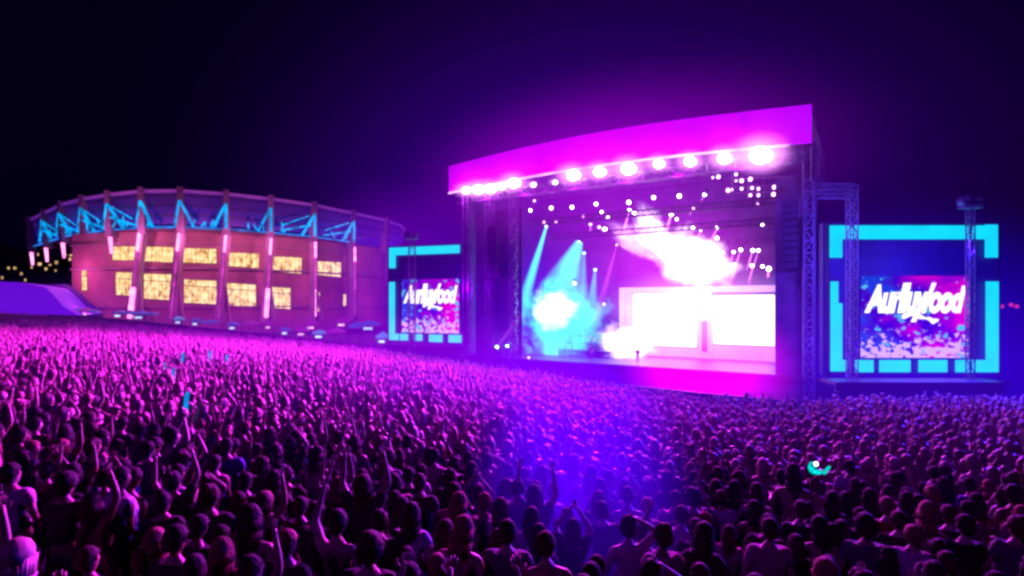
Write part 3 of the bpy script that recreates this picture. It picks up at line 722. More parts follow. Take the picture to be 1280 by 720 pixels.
def side_screen(px0, px1, py0, py1, d0, d1, label, panel, scr, gaps, nbottom, arr_to=None, notch=False):
    """a lit cyan border round a dark panel with a video screen low in it; (u,v) in 0..1 from the top left"""
    BL, BR = P(px0, py1, d0), P(px1, py1, d1)
    W = BR-BL; W.z = 0; wid = W.length; ax = W.normalized(); n = Vector((ax.y, -ax.x, 0))   # towards the viewer
    Hh = (py1-py0)/F*(d0+d1)/2; z1 = zat(py0, (d0+d1)/2) 
    base = Vector((BL.x, BL.y, 0))
    def Q(u, v, o=0): return base+ax*wid*u+Vector((0, 0, z1-Hh*v))+n*o
    t = thing('screen_tower', label, 'video screen', (base.x+ax.x*wid/2, base.y+ax.y*wid/2, z1-Hh-1.5), 'side screens beside the stage')
    def plate(mb, u0, u1, v0, v1, o0, o1):
        mb.hexa([Q(u0, v1, o1), Q(u1, v1, o1), Q(u1, v1, o0), Q(u0, v1, o0), Q(u0, v0, o1), Q(u1, v0, o1), Q(u1, v0, o0), Q(u0, v0, o0)])
    mb = MB(); plate(mb, -.03, 1.03, -.02, 1.02, -.9, -.3); mb.build('back_panel', M['towerpanel'], t)
    mb = MB(); plate(mb, -.02, .0, -.02, 1.25, -.2, .0); plate(mb, 1.0, 1.02, -.02, 1.25, -.2, .0); plate(mb, -.05, 1.05, 1.04, 1.1, -.9, .6); plate(mb, -.05, 1.05, 1.1, 1.35, -.9, .2)
    mb.build('base_frame', M['black'], t)
    b = .062 if nbottom == 4 else .075
    segs = gaps
    for u0, u1, v0, v1 in segs:
        mb = MB(); plate(mb, u0, u1, v0, v1, .0, .12); mb.build('light_panel', M['cyan'], t)
    u0, u1, v0, v1 = scr
    me = bpy.data.meshes.new('screen_panel'); me.from_pydata([tuple(Q(u0, v1, .2)), tuple(Q(u1, v1, .2)), tuple(Q(u1, v0, .2)), tuple(Q(u0, v0, .2))], [], [(0, 1, 2, 3)])
    uv = me.uv_layers.new(name='UVMap')
    for k, c in enumerate(((0, 0), (1, 0), (1, 1), (0, 1))): uv.data[k].uv = c
    me.materials.append(M['video' if px0 > 1000 else 'video_left'])
    so = bpy.data.objects.new('screen_panel', me); COL.objects.link(so); so.parent = t; so.matrix_parent_inverse = Matrix.Translation(-Vector(t.location))
    mb = MB(); plate(mb, panel[0], panel[1], panel[2], panel[3], -.2, .05); mb.build('surround', M['towerpanel'], t)
    # the lettering and its flourish
    cu = bpy.data.curves.new('lettering', 'FONT'); cu.body = 'Aurlluy/ood'; cu.size = 1; cu.shear = .35; cu.offset = .05; cu.space_character = .88; cu.fill_mode = 'BOTH'
    tmp = bpy.data.objects.new('tmp', cu); COL.objects.link(tmp)
    bpy.context.view_layer.update()
    me = bpy.data.meshes.new_from_object(tmp.evaluated_get(bpy.context.evaluated_depsgraph_get()))
    bpy.data.objects.remove(tmp)
    xs = [v.co.x for v in me.vertices]; ys = [v.co.y for v in me.vertices]
    x0, x1, y0, y1 = min(xs), max(xs), 0, max(ys)
    for v in me.vertices:
        a = (v.co.x-x0)/(x1-x0); bb = v.co.y/y1
        p = Q(lerp(u0+.03*(u1-u0), u1-.02*(u1-u0), a), lerp(v0+.43*(v1-v0), v0+(.12 - .04*math.sin(PI*a))*(v1-v0), bb), .26)
        v.co = p
    me.materials.clear(); me.materials.append(M['lettering'])
    lo = bpy.data.objects.new('lettering', me); COL.objects.link(lo); lo.parent = so; lo.matrix_parent_inverse = Matrix.Identity(4)
    mb = MB()
    for k in range(12):
        a0, a1 = k/12, (k+1)/12
        fy = lambda a: v0+(v1-v0)*(.50-.025*math.sin(a*6)+.03*(a > .75))
        wv = lambda a: (.022+.012*math.sin(a*17))*(v1-v0)
        fx = lambda a: u0+(u1-u0)*(.38+.34*a)
        mb.quad(Q(fx(a0), fy(a0)+wv(a0), .26), Q(fx(a1), fy(a1)+wv(a1), .26), Q(fx(a1), fy(a1)-wv(a1), .26), Q(fx(a0), fy(a0)-wv(a0), .26))
    fo = mb.build('flourish', M['lettering']); fo.parent = so; fo.matrix_parent_inverse = Matrix.Identity(4)
    return t
# right: px 1037-1247, py 282-466
def uv_(x0, x1, y0, y1, X=(1037, 1247), Y=(282, 466)): return ((x0-X[0])/(X[1]-X[0]), (x1-X[0])/(X[1]-X[0]), (y0-Y[0])/(Y[1]-Y[0]), (y1-Y[0])/(Y[1]-Y[0]))
rg = [uv_(1037, 1236, 283, 299), uv_(1037, 1052, 299.2, 322), uv_(1231, 1246, 281, 322), uv_(1038, 1047, 352, 379), uv_(1038, 1052, 379.2, 449.8), uv_(1232, 1247, 352, 449.8),
      uv_(1038, 1058, 450, 464), uv_(1069, 1091, 450, 465), uv_(1099, 1137, 450, 465), uv_(1148, 1183, 450, 465), uv_(1194, 1247, 450, 465)]
rg[0] = uv_(1037, 1230.8, 282, 299)
side_screen(1037, 1247, 282, 466, 50, 50, 'right side screen tower with a cyan light border and white lettering', uv_(1068, 1212, 300, 448), uv_(1074, 1208, 345, 447), rg, 4)
def uvl(x0, x1, y0, y1): return uv_(x0, x1, y0, y1, (487, 580), (308, 427))
lg = [uvl(487, 575, 308, 317.8), uvl(487, 495, 318, 334), uvl(487, 494, 352, 417.8), uvl(487, 499, 418, 426), uvl(501, 512, 418, 426), uvl(519, 529, 418, 426), uvl(538, 554, 418, 427), uvl(562, 577, 418, 427)]
side_screen(487, 580, 308, 427, 78, 74, 'left side screen tower beyond the stage with a cyan light border', uvl(500, 578, 320, 416), uvl(504, 575, 349, 416), lg, 5)

# camera and truss towers beside the screens
def tower(p0, h, w_, name, label, head=None):
    t = thing(name, label, 'truss tower', p0, 'truss towers beside the stage')
    mb = MB(); truss(mb, p0, Vector(p0)+Vector((0, 0, h)), w_, w_*1.35, .05, Vector((1, 0, 0))); mb.build('lattice', M['alu'], t)
    mb = MB(); mb.box(Vector(p0)+Vector((0, 0, .15)), (w_*2.4, w_*2.4, .3)); mb.build('base_plate', M['black'], t)
    if head:
        mb = MB(); q = Vector(p0)+Vector((0, 0, h)); mb.box(q+Vector((0, 0, .25)), (1.5, .9, .3)); mb.tube(q+Vector((-.55, -.3, .75)), q+Vector((-.55, .3, .75)), .42, n=12); mb.tube(q+Vector((.5, -.3, .7)), q+Vector((.5, .3, .7)), .34, n=12)
        mb.build('lamp_head', M['alu'], t)
tower(Vector((P(1065, 0, 47).x, 47, -5.2)), zat(232, 47)+5.2, .62, 'truss_tower', 'lattice tower just left of the right screen border')
tower(Vector((P(1213, 0, 47).x, 47, -5.3)), zat(262, 47)+5.3, .42, 'truss_tower', 'slim lattice tower with a lamp head before the right screen', True)
tower(Vector((P(515, 0, 72).x, 72, -3.6)), zat(300, 72)+3.6, .8, 'truss_tower', 'slim lattice tower before the left side screen', True)
mb = MB(); truss(mb, P(1022, 234, 47.3), P(1066, 234, 47.0), .5, .6, .05); truss(mb, P(1022, 245, 47.3), P(1064, 245, 47.0), .4, .6, .04)
tag(mb.build('truss_bridge', M['alu']), 'short horizontal truss joining the stage corner and the lattice tower', 'truss')
mb = MB(); a, b = P(1240, 474, 44), P(1035, 474, 44)
mb.box((a+b)/2+Vector((0, 0, -.2)), ((a-b).length, 2.2, .25)); mb.box((a+b)/2+Vector((0, -.9, -.9)), ((a-b).length, .1, 1.2))
tag(mb.build('service_platform', M['black']), 'low blue lit platform at the foot of the right screen', 'platform')

# crowd barrier before the stage
for (pa, da, pb, db, lab) in ((P(60, 394, 128), 0, P(490, 440, 84), 0, 'long dark fence between the distant crowd and the food stalls'), (P(560, 460, 66), 0, P(1000, 500, 40), 0, 'crowd barrier in front of the stage pit'), (P(1000, 500, 41), 0, P(1400, 492, 43), 0, 'crowd barrier below the right side screen')):
    n = 24; mb = MB()
    for i in range(n):
        p, q = pa.lerp(pb, i/n), pa.lerp(pb, (i+1)/n)
        p = Vector((p.x, p.y, G(p.x, p.y))); q = Vector((q.x, q.y, G(q.x, q.y))); h = Vector((0, 0, 1.9 if 'fence' in lab else 1.2))
        mb.quad(p, q, q+h, p+h); mb.bar(p, p+h, .08); mb.bar(p+h, q+h, .07)
    tag(mb.build('barrier_fence' if 'fence' in lab else 'crowd_barrier', M['black']), lab, 'barrier')

# marquees and stalls
def marquee(name, label, pts, d, depth, matn, kind='marquee', parts=True):
    """profile of the roof seen from the front, swept back"""
    c = P(sum(p[0] for p in pts)/len(pts), 390, d); gz = G(c.x, d)
    t = thing(name, label, kind, (c.x, d, gz), 'tents behind the crowd')
    fr = [P(px, py, d) for px, py in pts]; bk = [p+Vector((p.x/d*depth*.6, depth, .0)) for p in fr]
    mb = MB()
    for i in range(len(fr)-1): mb.quad(fr[i], fr[i+1], bk[i+1], bk[i])
    n = len(mb.v); gzv = min(p.z for p in fr)
    bot = [Vector((p.x, p.y+.05, gzv)) for p in fr]
    for i in range(len(fr)-1): mb.quad(bot[i], bot[i+1], fr[i+1]+Vector((0, .05, 0)), fr[i]+Vector((0, .05, 0)))
    mb.build('canopy', M[matn], t)
    mb = MB()
    for i in (0, len(fr)-1): mb.tube(Vector((fr[i].x, d, gz-.3)), fr[i], .12)
    mb.build('pole', M['alu'], t)
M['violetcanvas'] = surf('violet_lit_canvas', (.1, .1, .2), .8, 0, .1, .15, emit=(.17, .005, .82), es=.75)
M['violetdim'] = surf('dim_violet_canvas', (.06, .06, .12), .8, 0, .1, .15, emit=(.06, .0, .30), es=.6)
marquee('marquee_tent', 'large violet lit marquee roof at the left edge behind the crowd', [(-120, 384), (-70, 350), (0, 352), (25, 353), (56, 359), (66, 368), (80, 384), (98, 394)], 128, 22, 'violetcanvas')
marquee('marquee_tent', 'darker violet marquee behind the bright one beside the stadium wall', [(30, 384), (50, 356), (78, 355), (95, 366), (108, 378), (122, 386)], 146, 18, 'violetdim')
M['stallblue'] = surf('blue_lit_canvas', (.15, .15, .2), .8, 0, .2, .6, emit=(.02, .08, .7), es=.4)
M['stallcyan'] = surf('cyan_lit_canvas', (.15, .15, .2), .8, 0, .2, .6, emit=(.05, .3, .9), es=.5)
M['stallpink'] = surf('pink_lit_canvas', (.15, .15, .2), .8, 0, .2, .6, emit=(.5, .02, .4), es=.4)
M['stallglow'] = glow('stall_lights', (.45, .7, 1), 1.2, .5, 1.2)
M['stallglowp'] = glow('stall_lights_pink', (1, .45, .7), 1.1, .5, 1.2)
stalls = [(98,388,'stallblue',1),(108,388,'stallpink',1),(118,389,'stallblue',0),(150,390,'stallblue',1),(163,391,'stallblue',0),(177,392,'stallblue',1),(190,392,'stallblue',0),(224,398,'stallcyan',1),(245,400,'stallblue',1),(262,402,'stallblue',0),(292,405,'stallblue',1),(315,404,'stallpink',0),(336,404,'stallpink',1),(357,411,'stallblue',1),(378,412,'stallpink',1),(390,404,'stallpink',1),(400,415,'stallcyan',1),(420,414,'stallpink',0),(428,400,'stallpink',1),(446,407,'stallblue',0),(462,404,'stallblue',1),(478,420,'stallcyan',1)]
names = {'stallblue': 'blue', 'stallcyan': 'cyan', 'stallpink': 'pink'}
lm = lambda x: ('beside the violet marquee' if x < 130 else 'below the first stadium windows' if x < 200 else 'below the widest stadium windows' if x < 300 else 'below the right stadium columns' if x < 400 else 'between the stadium and the left screen')
cnt = {}
for px, py, mt, lit in stalls:
    d = interp(px, [(90, 136), (200, 131), (300, 124), (400, 112), (480, 96)])+random.uniform(-2, 2)
    c = P(px, py, d); gz = min(G(c.x, d), c.z-2.2); w_ = random.uniform(1.6, 3.0)
    key = (names[mt], lm(px)); cnt[key] = cnt.get(key, 0)+1
    rk = ['first', 'second', 'third', 'fourth', 'fifth'][cnt[key]-1]
    t = thing('food_stall', f'{rk} small {names[mt]} lit stall from the left {lm(px)}', 'stall', (c.x, d, gz), 'stalls behind the crowd')
    mb = MB(); k = len(mb.v); a = Vector((c.x, d, c.z))
    for sx_, sy_ in ((-1, -1), (1, -1), (1, 1), (-1, 1)): mb.v.append(tuple(a+Vector((sx_*w_/2, sy_*w_/2, 0))))
    mb.v.append(tuple(a+Vector((random.uniform(-.4, .4), 0, random.uniform(.4, .9)))))
    for i in range(4): mb.f.append((k+i, k+(i+1) % 4, k+4)); mb.m.append(0)
    for i in range(4):
        p, q = Vector(mb.v[k+i]), Vector(mb.v[k+(i+1) % 4]); mb.quad(p-Vector((0, 0, .35)), q-Vector((0, 0, .35)), q, p)
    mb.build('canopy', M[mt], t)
    for sx_, sy_ in ((-1, -1), (1, -1), (1, 1), (-1, 1)):
        mb = MB(); e = a+Vector((sx_*w_/2, sy_*w_/2, 0)); mb.tube(Vector((e.x, e.y, gz-.2)), e, .05, n=6); mb.build('pole', M['alu'], t)
    if lit:
        mb = MB(); mb.box(a+Vector((0, -w_/2+.3, -.9)), (w_*.5, .3, .4)); mb.build('lit_counter', M['stallglowp' if mt == 'stallpink' else 'stallglow'], t)
# distant red lights at the right edge
for px, py, lb in ((1252, 383, 'tiny red tail lamp post just right of the right screen'), (1264, 381, 'tiny red warning lamp on a post near the right edge'), (1271, 383, 'tiny red warning lamp closest to the right edge')):
    c = P(px, py, 90); t = thing('lamp_post', lb, 'lamp', (c.x, 90, -5), 'red lamps far right')
    mb = MB(); mb.tube((c.x, 90, -6), c, .08); mb.build('post', M['black'], t)
    mb = MB(); mb.ball(c, .32, 8, 6); mb.build('lamp_shade', glow('red_lamp', (1, .03, .15), .6), t, True)

# ------------------------------------------------------------------ people
def objcol(name, rough, k=1.0, rand=None, sss=0, bump=0):
    m, nt, out = newmat(name); b = nt.nodes.new('ShaderNodeBsdfPrincipled'); oi = nt.nodes.new('ShaderNodeObjectInfo')
    b.inputs['Roughness'].default_value = rough
    if rand:
        cr = nt.nodes.new('ShaderNodeValToRGB'); cr.color_ramp.interpolation = 'CONSTANT'
        el = cr.color_ramp.elements
        while len(el) < len(rand): el.new(.5)
        acc = 0; tot = sum(r[1] for r in rand)
        for e, (c, wt) in zip(el, rand): e.position = acc/tot; e.color = (*c, 1); acc += wt
        wn = nt.nodes.new('ShaderNodeTexWhiteNoise'); wn.noise_dimensions = '1D'
        q = math_(nt, 'ADD', math_(nt, 'MULTIPLY', oi.outputs['Random'], 77.7), hash(name) % 13 if False else len(name))
        lk(nt, q, wn.inputs['W']); lk(nt, wn.outputs['Value'], cr.inputs[0]); src = cr.outputs[0]
    else: src = oi.outputs['Color']
    tc = nt.nodes.new('ShaderNodeTexCoord'); nz = nt.nodes.new('ShaderNodeTexNoise'); nz.inputs['Scale'].default_value = 14 if bump < .5 else 45
    nz.inputs['Detail'].default_value = 3; lk(nt, tc.outputs['Object'], nz.inputs['Vector'])
    mr = nt.nodes.new('ShaderNodeMapRange'); mr.inputs[3].default_value = .7; mr.inputs[4].default_value = 1.3; lk(nt, nz.outputs['Fac'], mr.inputs[0])
    mx = nt.nodes.new('ShaderNodeVectorMath'); mx.operation = 'SCALE'; lk(nt, src, mx.inputs[0]); lk(nt, mr.outputs[0], mx.inputs['Scale'])
    lk(nt, mx.outputs[0], b.inputs['Base Color'])
    if bump:
        bp = nt.nodes.new('ShaderNodeBump'); bp.inputs['Strength'].default_value = bump; bp.inputs['Distance'].default_value = .02
        lk(nt, nz.outputs['Fac'], bp.inputs['Height']); lk(nt, bp.outputs[0], b.inputs['Normal'])
    lk(nt, b.outputs[0], out.inputs[0]); return m
M['skin'] = objcol('skin', .5)
M['cloth'] = objcol('cloth', .85, bump=.4)
M['hair'] = objcol('hair', .8, bump=.7)
M['jeans'] = surf('dark_trousers', (.03, .035, .06), .85, 0, .3, 20)
M['fskin'] = objcol('far_skin', .5, rand=[((.55, .36, .27), 4), ((.42, .26, .18), 3), ((.22, .12, .08), 2), ((.62, .45, .36), 2)])
M['fcloth'] = objcol('far_clothing', .85, rand=[((.02, .02, .025), 12), ((.07, .07, .08), 3), ((.7, .7, .7), 2.4), ((.35, .05, .05), 1), ((.05, .1, .4), 1.2), ((.55, .3, .4), 1), ((.3, .3, .3), 1.5)])
M['fhair'] = objcol('far_scalp_hair', .8, rand=[((.012, .008, .006), 7), ((.05, .025, .012), 4), ((.3, .17, .08), 1.4)])

def skin_mesh(verts, edges, radii, root=0, sub=1):
    me = bpy.data.meshes.new('tmpskin'); me.from_pydata([tuple(v) for v in verts], edges, [])
    o = bpy.data.objects.new('tmpskin', me); COL.objects.link(o)
    o.modifiers.new('s', 'SKIN')
    if not me.skin_vertices: 
        bm = bmesh.new(); bm.from_mesh(me); bm.verts.layers.skin.verify(); bm.to_mesh(me); bm.free()
    for i, r in enumerate(radii):
        sv = me.skin_vertices[0].data[i]; sv.radius = r if isinstance(r, tuple) else (r, r); sv.use_root = (i == root)
    o.modifiers['s'].use_smooth_shade = True
    if sub: m = o.modifiers.new('b', 'SUBSURF'); m.levels = sub; m.render_levels = sub
    return o
def evaluate(o):
    bpy.context.view_layer.update()
    me = bpy.data.meshes.new_from_object(o.evaluated_get(bpy.context.evaluated_depsgraph_get()))
    return me
def merge(meshes):
    bm = bmesh.new()
    for m in meshes: bm.from_mesh(m)
    me = bpy.data.meshes.new('merged'); bm.to_mesh(me); bm.free(); return me
def remesh(me, voxel, smooth=2, ratio=None):
    o = bpy.data.objects.new('tmpr', me); COL.objects.link(o)
    m = o.modifiers.new('r', 'REMESH'); m.mode = 'VOXEL'; m.voxel_size = voxel; m.use_smooth_shade = True
    s = o.modifiers.new('sm', 'SMOOTH'); s.iterations = smooth; s.factor = .5
    if ratio: d = o.modifiers.new('d', 'DECIMATE'); d.ratio = ratio
    r = evaluate(o); bpy.data.objects.remove(o); return r
V = Vector
def headmesh(c, tilt=0):
    """an egg-shaped head with brow, nose, lips, chin and ears; faces +Y"""
    mb = MB()
    def sh(q):
        x, y, z = q
        k = 1.0
        if z < 0: k = 1-.28*min(1, -z/.125)**1.3
        x *= k
        if y > 0 and z < -.02: y *= 1-.05
        if y > 0: y += .012*math.exp(-((z+.105)/.02)**2)*math.exp(-(x/.03)**2)          # chin
        if y > 0: y += .026*math.exp(-((z+.02)/.022)**2)*math.exp(-(x/.014)**2)         # nose
        if y > 0: y -= .012*math.exp(-((z-.012)/.014)**2)*math.exp(-((abs(x)-.032)/.016)**2)   # eye sockets
        if y > 0: y += .007*math.exp(-((z+.062)/.010)**2)*math.exp(-(x/.024)**2)        # lips
        return V((x, y, z))
    mb.ball((0, 0, 0), (.077, .098, .122), 32, 24, f=sh)
    for s_ in (-1, 1):
        mb.ball((s_*.032, .078, .010), .012, 10, 8)
        mb.ball((s_*.079, -.004, -.008), (.010, .020, .032), 10, 8)
    me = bpy.data.meshes.new('h'); me.from_pydata(mb.v, [], mb.f)
    R = Matrix.Rotation(tilt, 4, 'X'); me.transform(Matrix.Translation(c) @ R); return me
def finger_chains(wr, el, curl=.25, side=1):
    """five unequal bent fingers leaving the palm"""
    d = (wr-el).normalized()
    up = V((0, 0, 1)) if abs(d.z) < .8 else V((0, 1, 0))
    across = d.cross(up).normalized(); nrm = across.cross(d).normalized()
    palm = wr+d*.05; res = []
    for k, (off, ln) in enumerate(((-.030, .066), (-.010, .080), (.011, .076), (.030, .060))):
        a = palm+across*off+d*.02; sp = (d+across*off*4).normalized()
        b = a+sp*ln*.55; c = b+(sp*math.cos(curl)+nrm*math.sin(curl)).normalized()*ln*.35
        e = c+(sp*math.cos(curl*2.2)+nrm*math.sin(curl*2.2)).normalized()*ln*.28
        res.append([a, b, c, e])
    a = wr+d*.025-across*side*.028; b = a+(d*.6-across*side*.8+nrm*.2).normalized()*.045; c = b+(d*.9-across*side*.3+nrm*.3).normalized()*.034
    res.append([a, b, c]); return palm, res
def make_pose(pose, woman=False):
    sc = .94 if woman else 1.0; sw = .165 if woman else .195
    lean = pose.get('lean', 0); tw = pose.get('twist', 0)
    hips, waist, chest, neck = V((0, 0, .95)), V((0, .0+lean*.3, 1.10)), V((0, .0+lean*.7, 1.30)), V((0, -.01+lean, 1.475))
    head = neck+V((pose.get('hx', 0), .02+pose.get('hy', 0), .175))
    vs = [hips, waist, chest, neck, neck+V((0, .01, .08))]
    rs = [(.155, .11), (.135 if not woman else .115, .10), (.165 if not woman else .135, .115), (.075, .07), (.052, .055)]
    es = [(0, 1), (1, 2), (2, 3), (3, 4)]
    def addv(p, r, par): vs.append(V(p)); rs.append(r if isinstance(r, tuple) else (r, r)); es.append((par, len(vs)-1)); return len(vs)-1
    arms = {}
    for s_ in (-1, 1):
        el, wr = pose['L' if s_ < 0 else 'R']; el = V((s_*el[0], el[1], el[2])); wr = V((s_*wr[0], wr[1], wr[2]))
        raised = el.z > 1.45
        sh = V((s_*sw, -.01+lean*.9, 1.41+(.05 if raised else 0)))
        a = addv(sh, .062, 2); m_ = addv(sh.lerp(el, .5), .052, a); b = addv(el, .042, m_); c = addv(el.lerp(wr, .45), .042, b); e = addv(wr, (.028, .026), c)
        d = (wr-el).normalized(); f = addv(wr+d*.055, (.036, .022), e); addv(wr+d*.085, (.034, .018), f)
        arms[s_] = (sh, el, wr)
        k, an = pose.get('legs', 0), 0
        hip = addv(V((s_*.09, 0, .88)), .095, 0); kn = addv(V((s_*.11, .03, .49)), .062, hip); an = addv(V((s_*.12, -.02, .09)), .042, kn); addv(V((s_*.13, .10, .04)), (.04, .03), an)
    o = skin_mesh(vs, es, rs); b0 = evaluate(o); bpy.data.objects.remove(o)
    hm = headmesh(head, pose.get('tilt', 0))
    body = remesh(merge([b0, hm]), .013, 2, .45)
    fingers = []
    for s_ in (-1, 1):
        sh, el, wr = arms[s_]; palm, ch = finger_chains(wr, el, pose.get('curl', .25), s_)
        for c in ch:
            o = skin_mesh(c, [(i, i+1) for i in range(len(c)-1)], [.0095]+[.0085]*(len(c)-2)+[.0075]); fingers.append(evaluate(o)); bpy.data.objects.remove(o)
    body = merge([body]+fingers)
    # shirt: torso and upper sleeves, slightly larger than the body
    vs, rs, es = [V((0, 0, .93)), waist.copy(), chest.copy(), neck-V((0, 0, .02))], [(.185, .145), (.172 if not woman else .155, .14), (.2 if not woman else .17, .152), (.10, .095)], [(0, 1), (1, 2), (2, 3)]
    for s_ in (-1, 1):
        sh, el, wr = arms[s_]; a = addv(sh, .088, 2); addv(sh.lerp(el, .35), .078, a); addv(sh.lerp(el, .62), .070, len(vs)-1)
    o = skin_mesh(vs, es, rs); sm = evaluate(o); bpy.data.objects.remove(o)
    shirt = remesh(sm, .016, 2, .5)
    bm = bmesh.new(); bm.from_mesh(shirt); bm.verts.ensure_lookup_table(); seen = set(); isl = []
    for v0 in bm.verts:
        if v0 in seen: continue
        st = [v0]; seen.add(v0); cur = [v0]
        while st:
            for e_ in st.pop().link_edges:
                for w_ in e_.verts:
                    if w_ not in seen: seen.add(w_); cur.append(w_); st.append(w_)
        isl.append(cur)
    isl.sort(key=len); [bm.verts.remove(v_) for cur in isl[:-1] for v_ in cur]
    bm.to_mesh(shirt); bm.free()
    for v in shirt.vertices:   # soft folds
        k = .006*math.sin(v.co.z*38+v.co.x*9)*math.sin(v.co.x*31+v.co.z*7); v.co += v.normal*k
    vs, rs, es = [V((0, 0, .95)), V((0, 0, .98))], [(.165, .12), (.155, .115)], [(0, 1)]
    for s_ in (-1, 1):
        a = addv(V((s_*.09, 0, .86)), .105, 0); b = addv(V((s_*.11, .03, .49)), .076, a); addv(V((s_*.12, -.02, .12)), .062, b)
    o = skin_mesh(vs, es, rs); tr = evaluate(o); bpy.data.objects.remove(o)
    tr = remesh(tr, .02, 2, .4)
    return dict(body=body, shirt=shirt, trousers=tr, head=head, tilt=pose.get('tilt', 0))
def hair_mesh(kind, head, tilt, seed=0):
    rnd = random.Random(seed); mb = MB()
    k = {'short': 1.0, 'long': 1.03, 'bun': 1.0, 'cap': 1.0, 'curly': 1.22}[kind]
    ph = [rnd.uniform(0, 6) for _ in range(4)]
    def sh(q):
        th = math.atan2(q.x, q.y)                        # 0 = face
        low = -.085 if abs(th) > 1.9 else -.03 if abs(th) > 1.2 else .045
        if kind in ('long',): low = -.15 if abs(th) > 1.1 else .05
        n = .006*math.sin(th*9+ph[0])+.005*math.sin(th*17+q.z*50+ph[1])
        if kind == 'curly': n = .012*math.sin(q.x*90+ph[0])*math.sin(q.y*95+ph[1])*math.sin(q.z*88+ph[2])*2
        if kind == 'cap': n = 0
        s_ = 1+n/.1
        z = max(q.z*k, low)*1.0
        return V((q.x*s_*k, q.y*s_*k-(.008 if kind != 'cap' else 0), z))
    mb.ball((0, 0, .010), (.096, .116, .138), 28, 18, f=sh)
    if kind == 'long':
        for i in range(20):
            a = lerp(-2.15, 2.15, i/19)+PI; x, y = math.sin(a)*.082, math.cos(a)*.095
            L = rnd.uniform(.24, .36); p0 = V((x, y, .02)); p1 = V((x*1.12, y*1.1-.02, -.10)); p2 = V((x*1.15+rnd.uniform(-.02, .02), y*.9-.045, -L))
            mb.tube(p0, p1, .026, .026, 6); mb.tube(p1, p2, .026, .007, 6)
    if kind == 'bun': mb.ball((0, -.07, .12), .05, 12, 8); 
    if kind == 'cap': mb.ball((0, .10, .045), (.075, .085, .012), 16, 6)
    me = bpy.data.meshes.new('hair'); me.from_pydata(mb.v, [], mb.f)
    me.polygons.foreach_set('use_smooth', [True]*len(me.polygons))
    me.transform(Matrix.Translation(head) @ Matrix.Rotation(tilt, 4, 'X')); return me

DN = ((.27, -.03, 1.15), (.29, .10, .92))
POSES = [
 ('arms down', dict(L=DN, R=DN)),
 ('both arms raised', dict(L=((.30, .08, 1.66), (.27, .12, 1.93)), R=((.29, .06, 1.68), (.24, .10, 1.95)), tilt=.12)),
 ('left arm raised', dict(L=((.27, .10, 1.66), (.20, .16, 1.92)), R=DN, hx=.01)),
 ('right arm raised', dict(L=DN, R=((.27, .08, 1.67), (.19, .13, 1.93)), hx=-.01)),
 ('hands clapping overhead', dict(L=((.25, .12, 1.62), (.06, .16, 1.86)), R=((.25, .12, 1.62), (.06, .16, 1.86)), tilt=.1, curl=.1)),
 ('hands at chest', dict(L=((.27, .06, 1.17), (.10, .28, 1.30)), R=((.27, .06, 1.17), (.08, .27, 1.32)), curl=.6)),
 ('hand on head', dict(L=DN, R=((.31, .02, 1.62), (.12, .0, 1.74)), lean=.02, curl=.5)),
 ('leaning forward', dict(L=((.28, .12, 1.20), (.24, .34, 1.22)), R=((.27, -.02, 1.14), (.26, .2, 1.05)), lean=.09, hy=.03, tilt=-.2)),
]
PR = []
for i, (nm, ps) in enumerate(POSES):
    for wmn in ((False, True) if i in (0, 1, 3, 5) else (i % 2 == 0,)):
        d = make_pose(ps, wmn); d['name'] = nm; d['woman'] = wmn; d['pose'] = i; d['hairs'] = {}
        PR.append(d)
for d in PR:
    d['body'].materials.clear(); d['body'].materials.append(M['skin']); d['shirt'].materials.clear(); d['shirt'].materials.append(M['cloth'])
    d['trousers'].materials.clear(); d['trousers'].materials.append(M['jeans'])
    for k in ('body', 'shirt', 'trousers'): d[k].polygons.foreach_set('use_smooth', [True]*len(d[k].polygons))
    for hk in ('short', 'long', 'bun', 'cap', 'curly'):
        h = hair_mesh(hk, d['head'], d['tilt'], len(PR)); h.materials.append(M['hair']); d['hairs'][hk] = h

# where people stand
rnd = random.Random(5)
spots = []
rows_y = 4.3
Y = rows_y
while Y < 126:
    step = .60 if Y < 30 else .68 if Y < 60 else .85
    wx = .56 if Y < 30 else .64 if Y < 60 else .80
    n0, n1 = int(-1.12*Y/wx)-1, int(1.12*Y/wx)+1
    off = rnd.random()*wx
    for i in range(n0, n1+1):
        x = i*wx+off+rnd.gauss(0, .13); y = Y+rnd.gauss(0, .15); u = x/y
        if y > interp(u, CROWDEND)+rnd.gauss(0, .5) or y < 4.2: continue
        if Y > 12 and rnd.random() < .05+.16*max(0, math.sin(x*.31+2*math.sin(y*.17))*math.sin(y*.23+1.3)): continue
        spots.append((x, y))
    Y += step
vis = [p for p in spots if abs(p[0]/p[1]) < .97 and p[1] > 4.5]
vis.sort(key=lambda p: p[1])
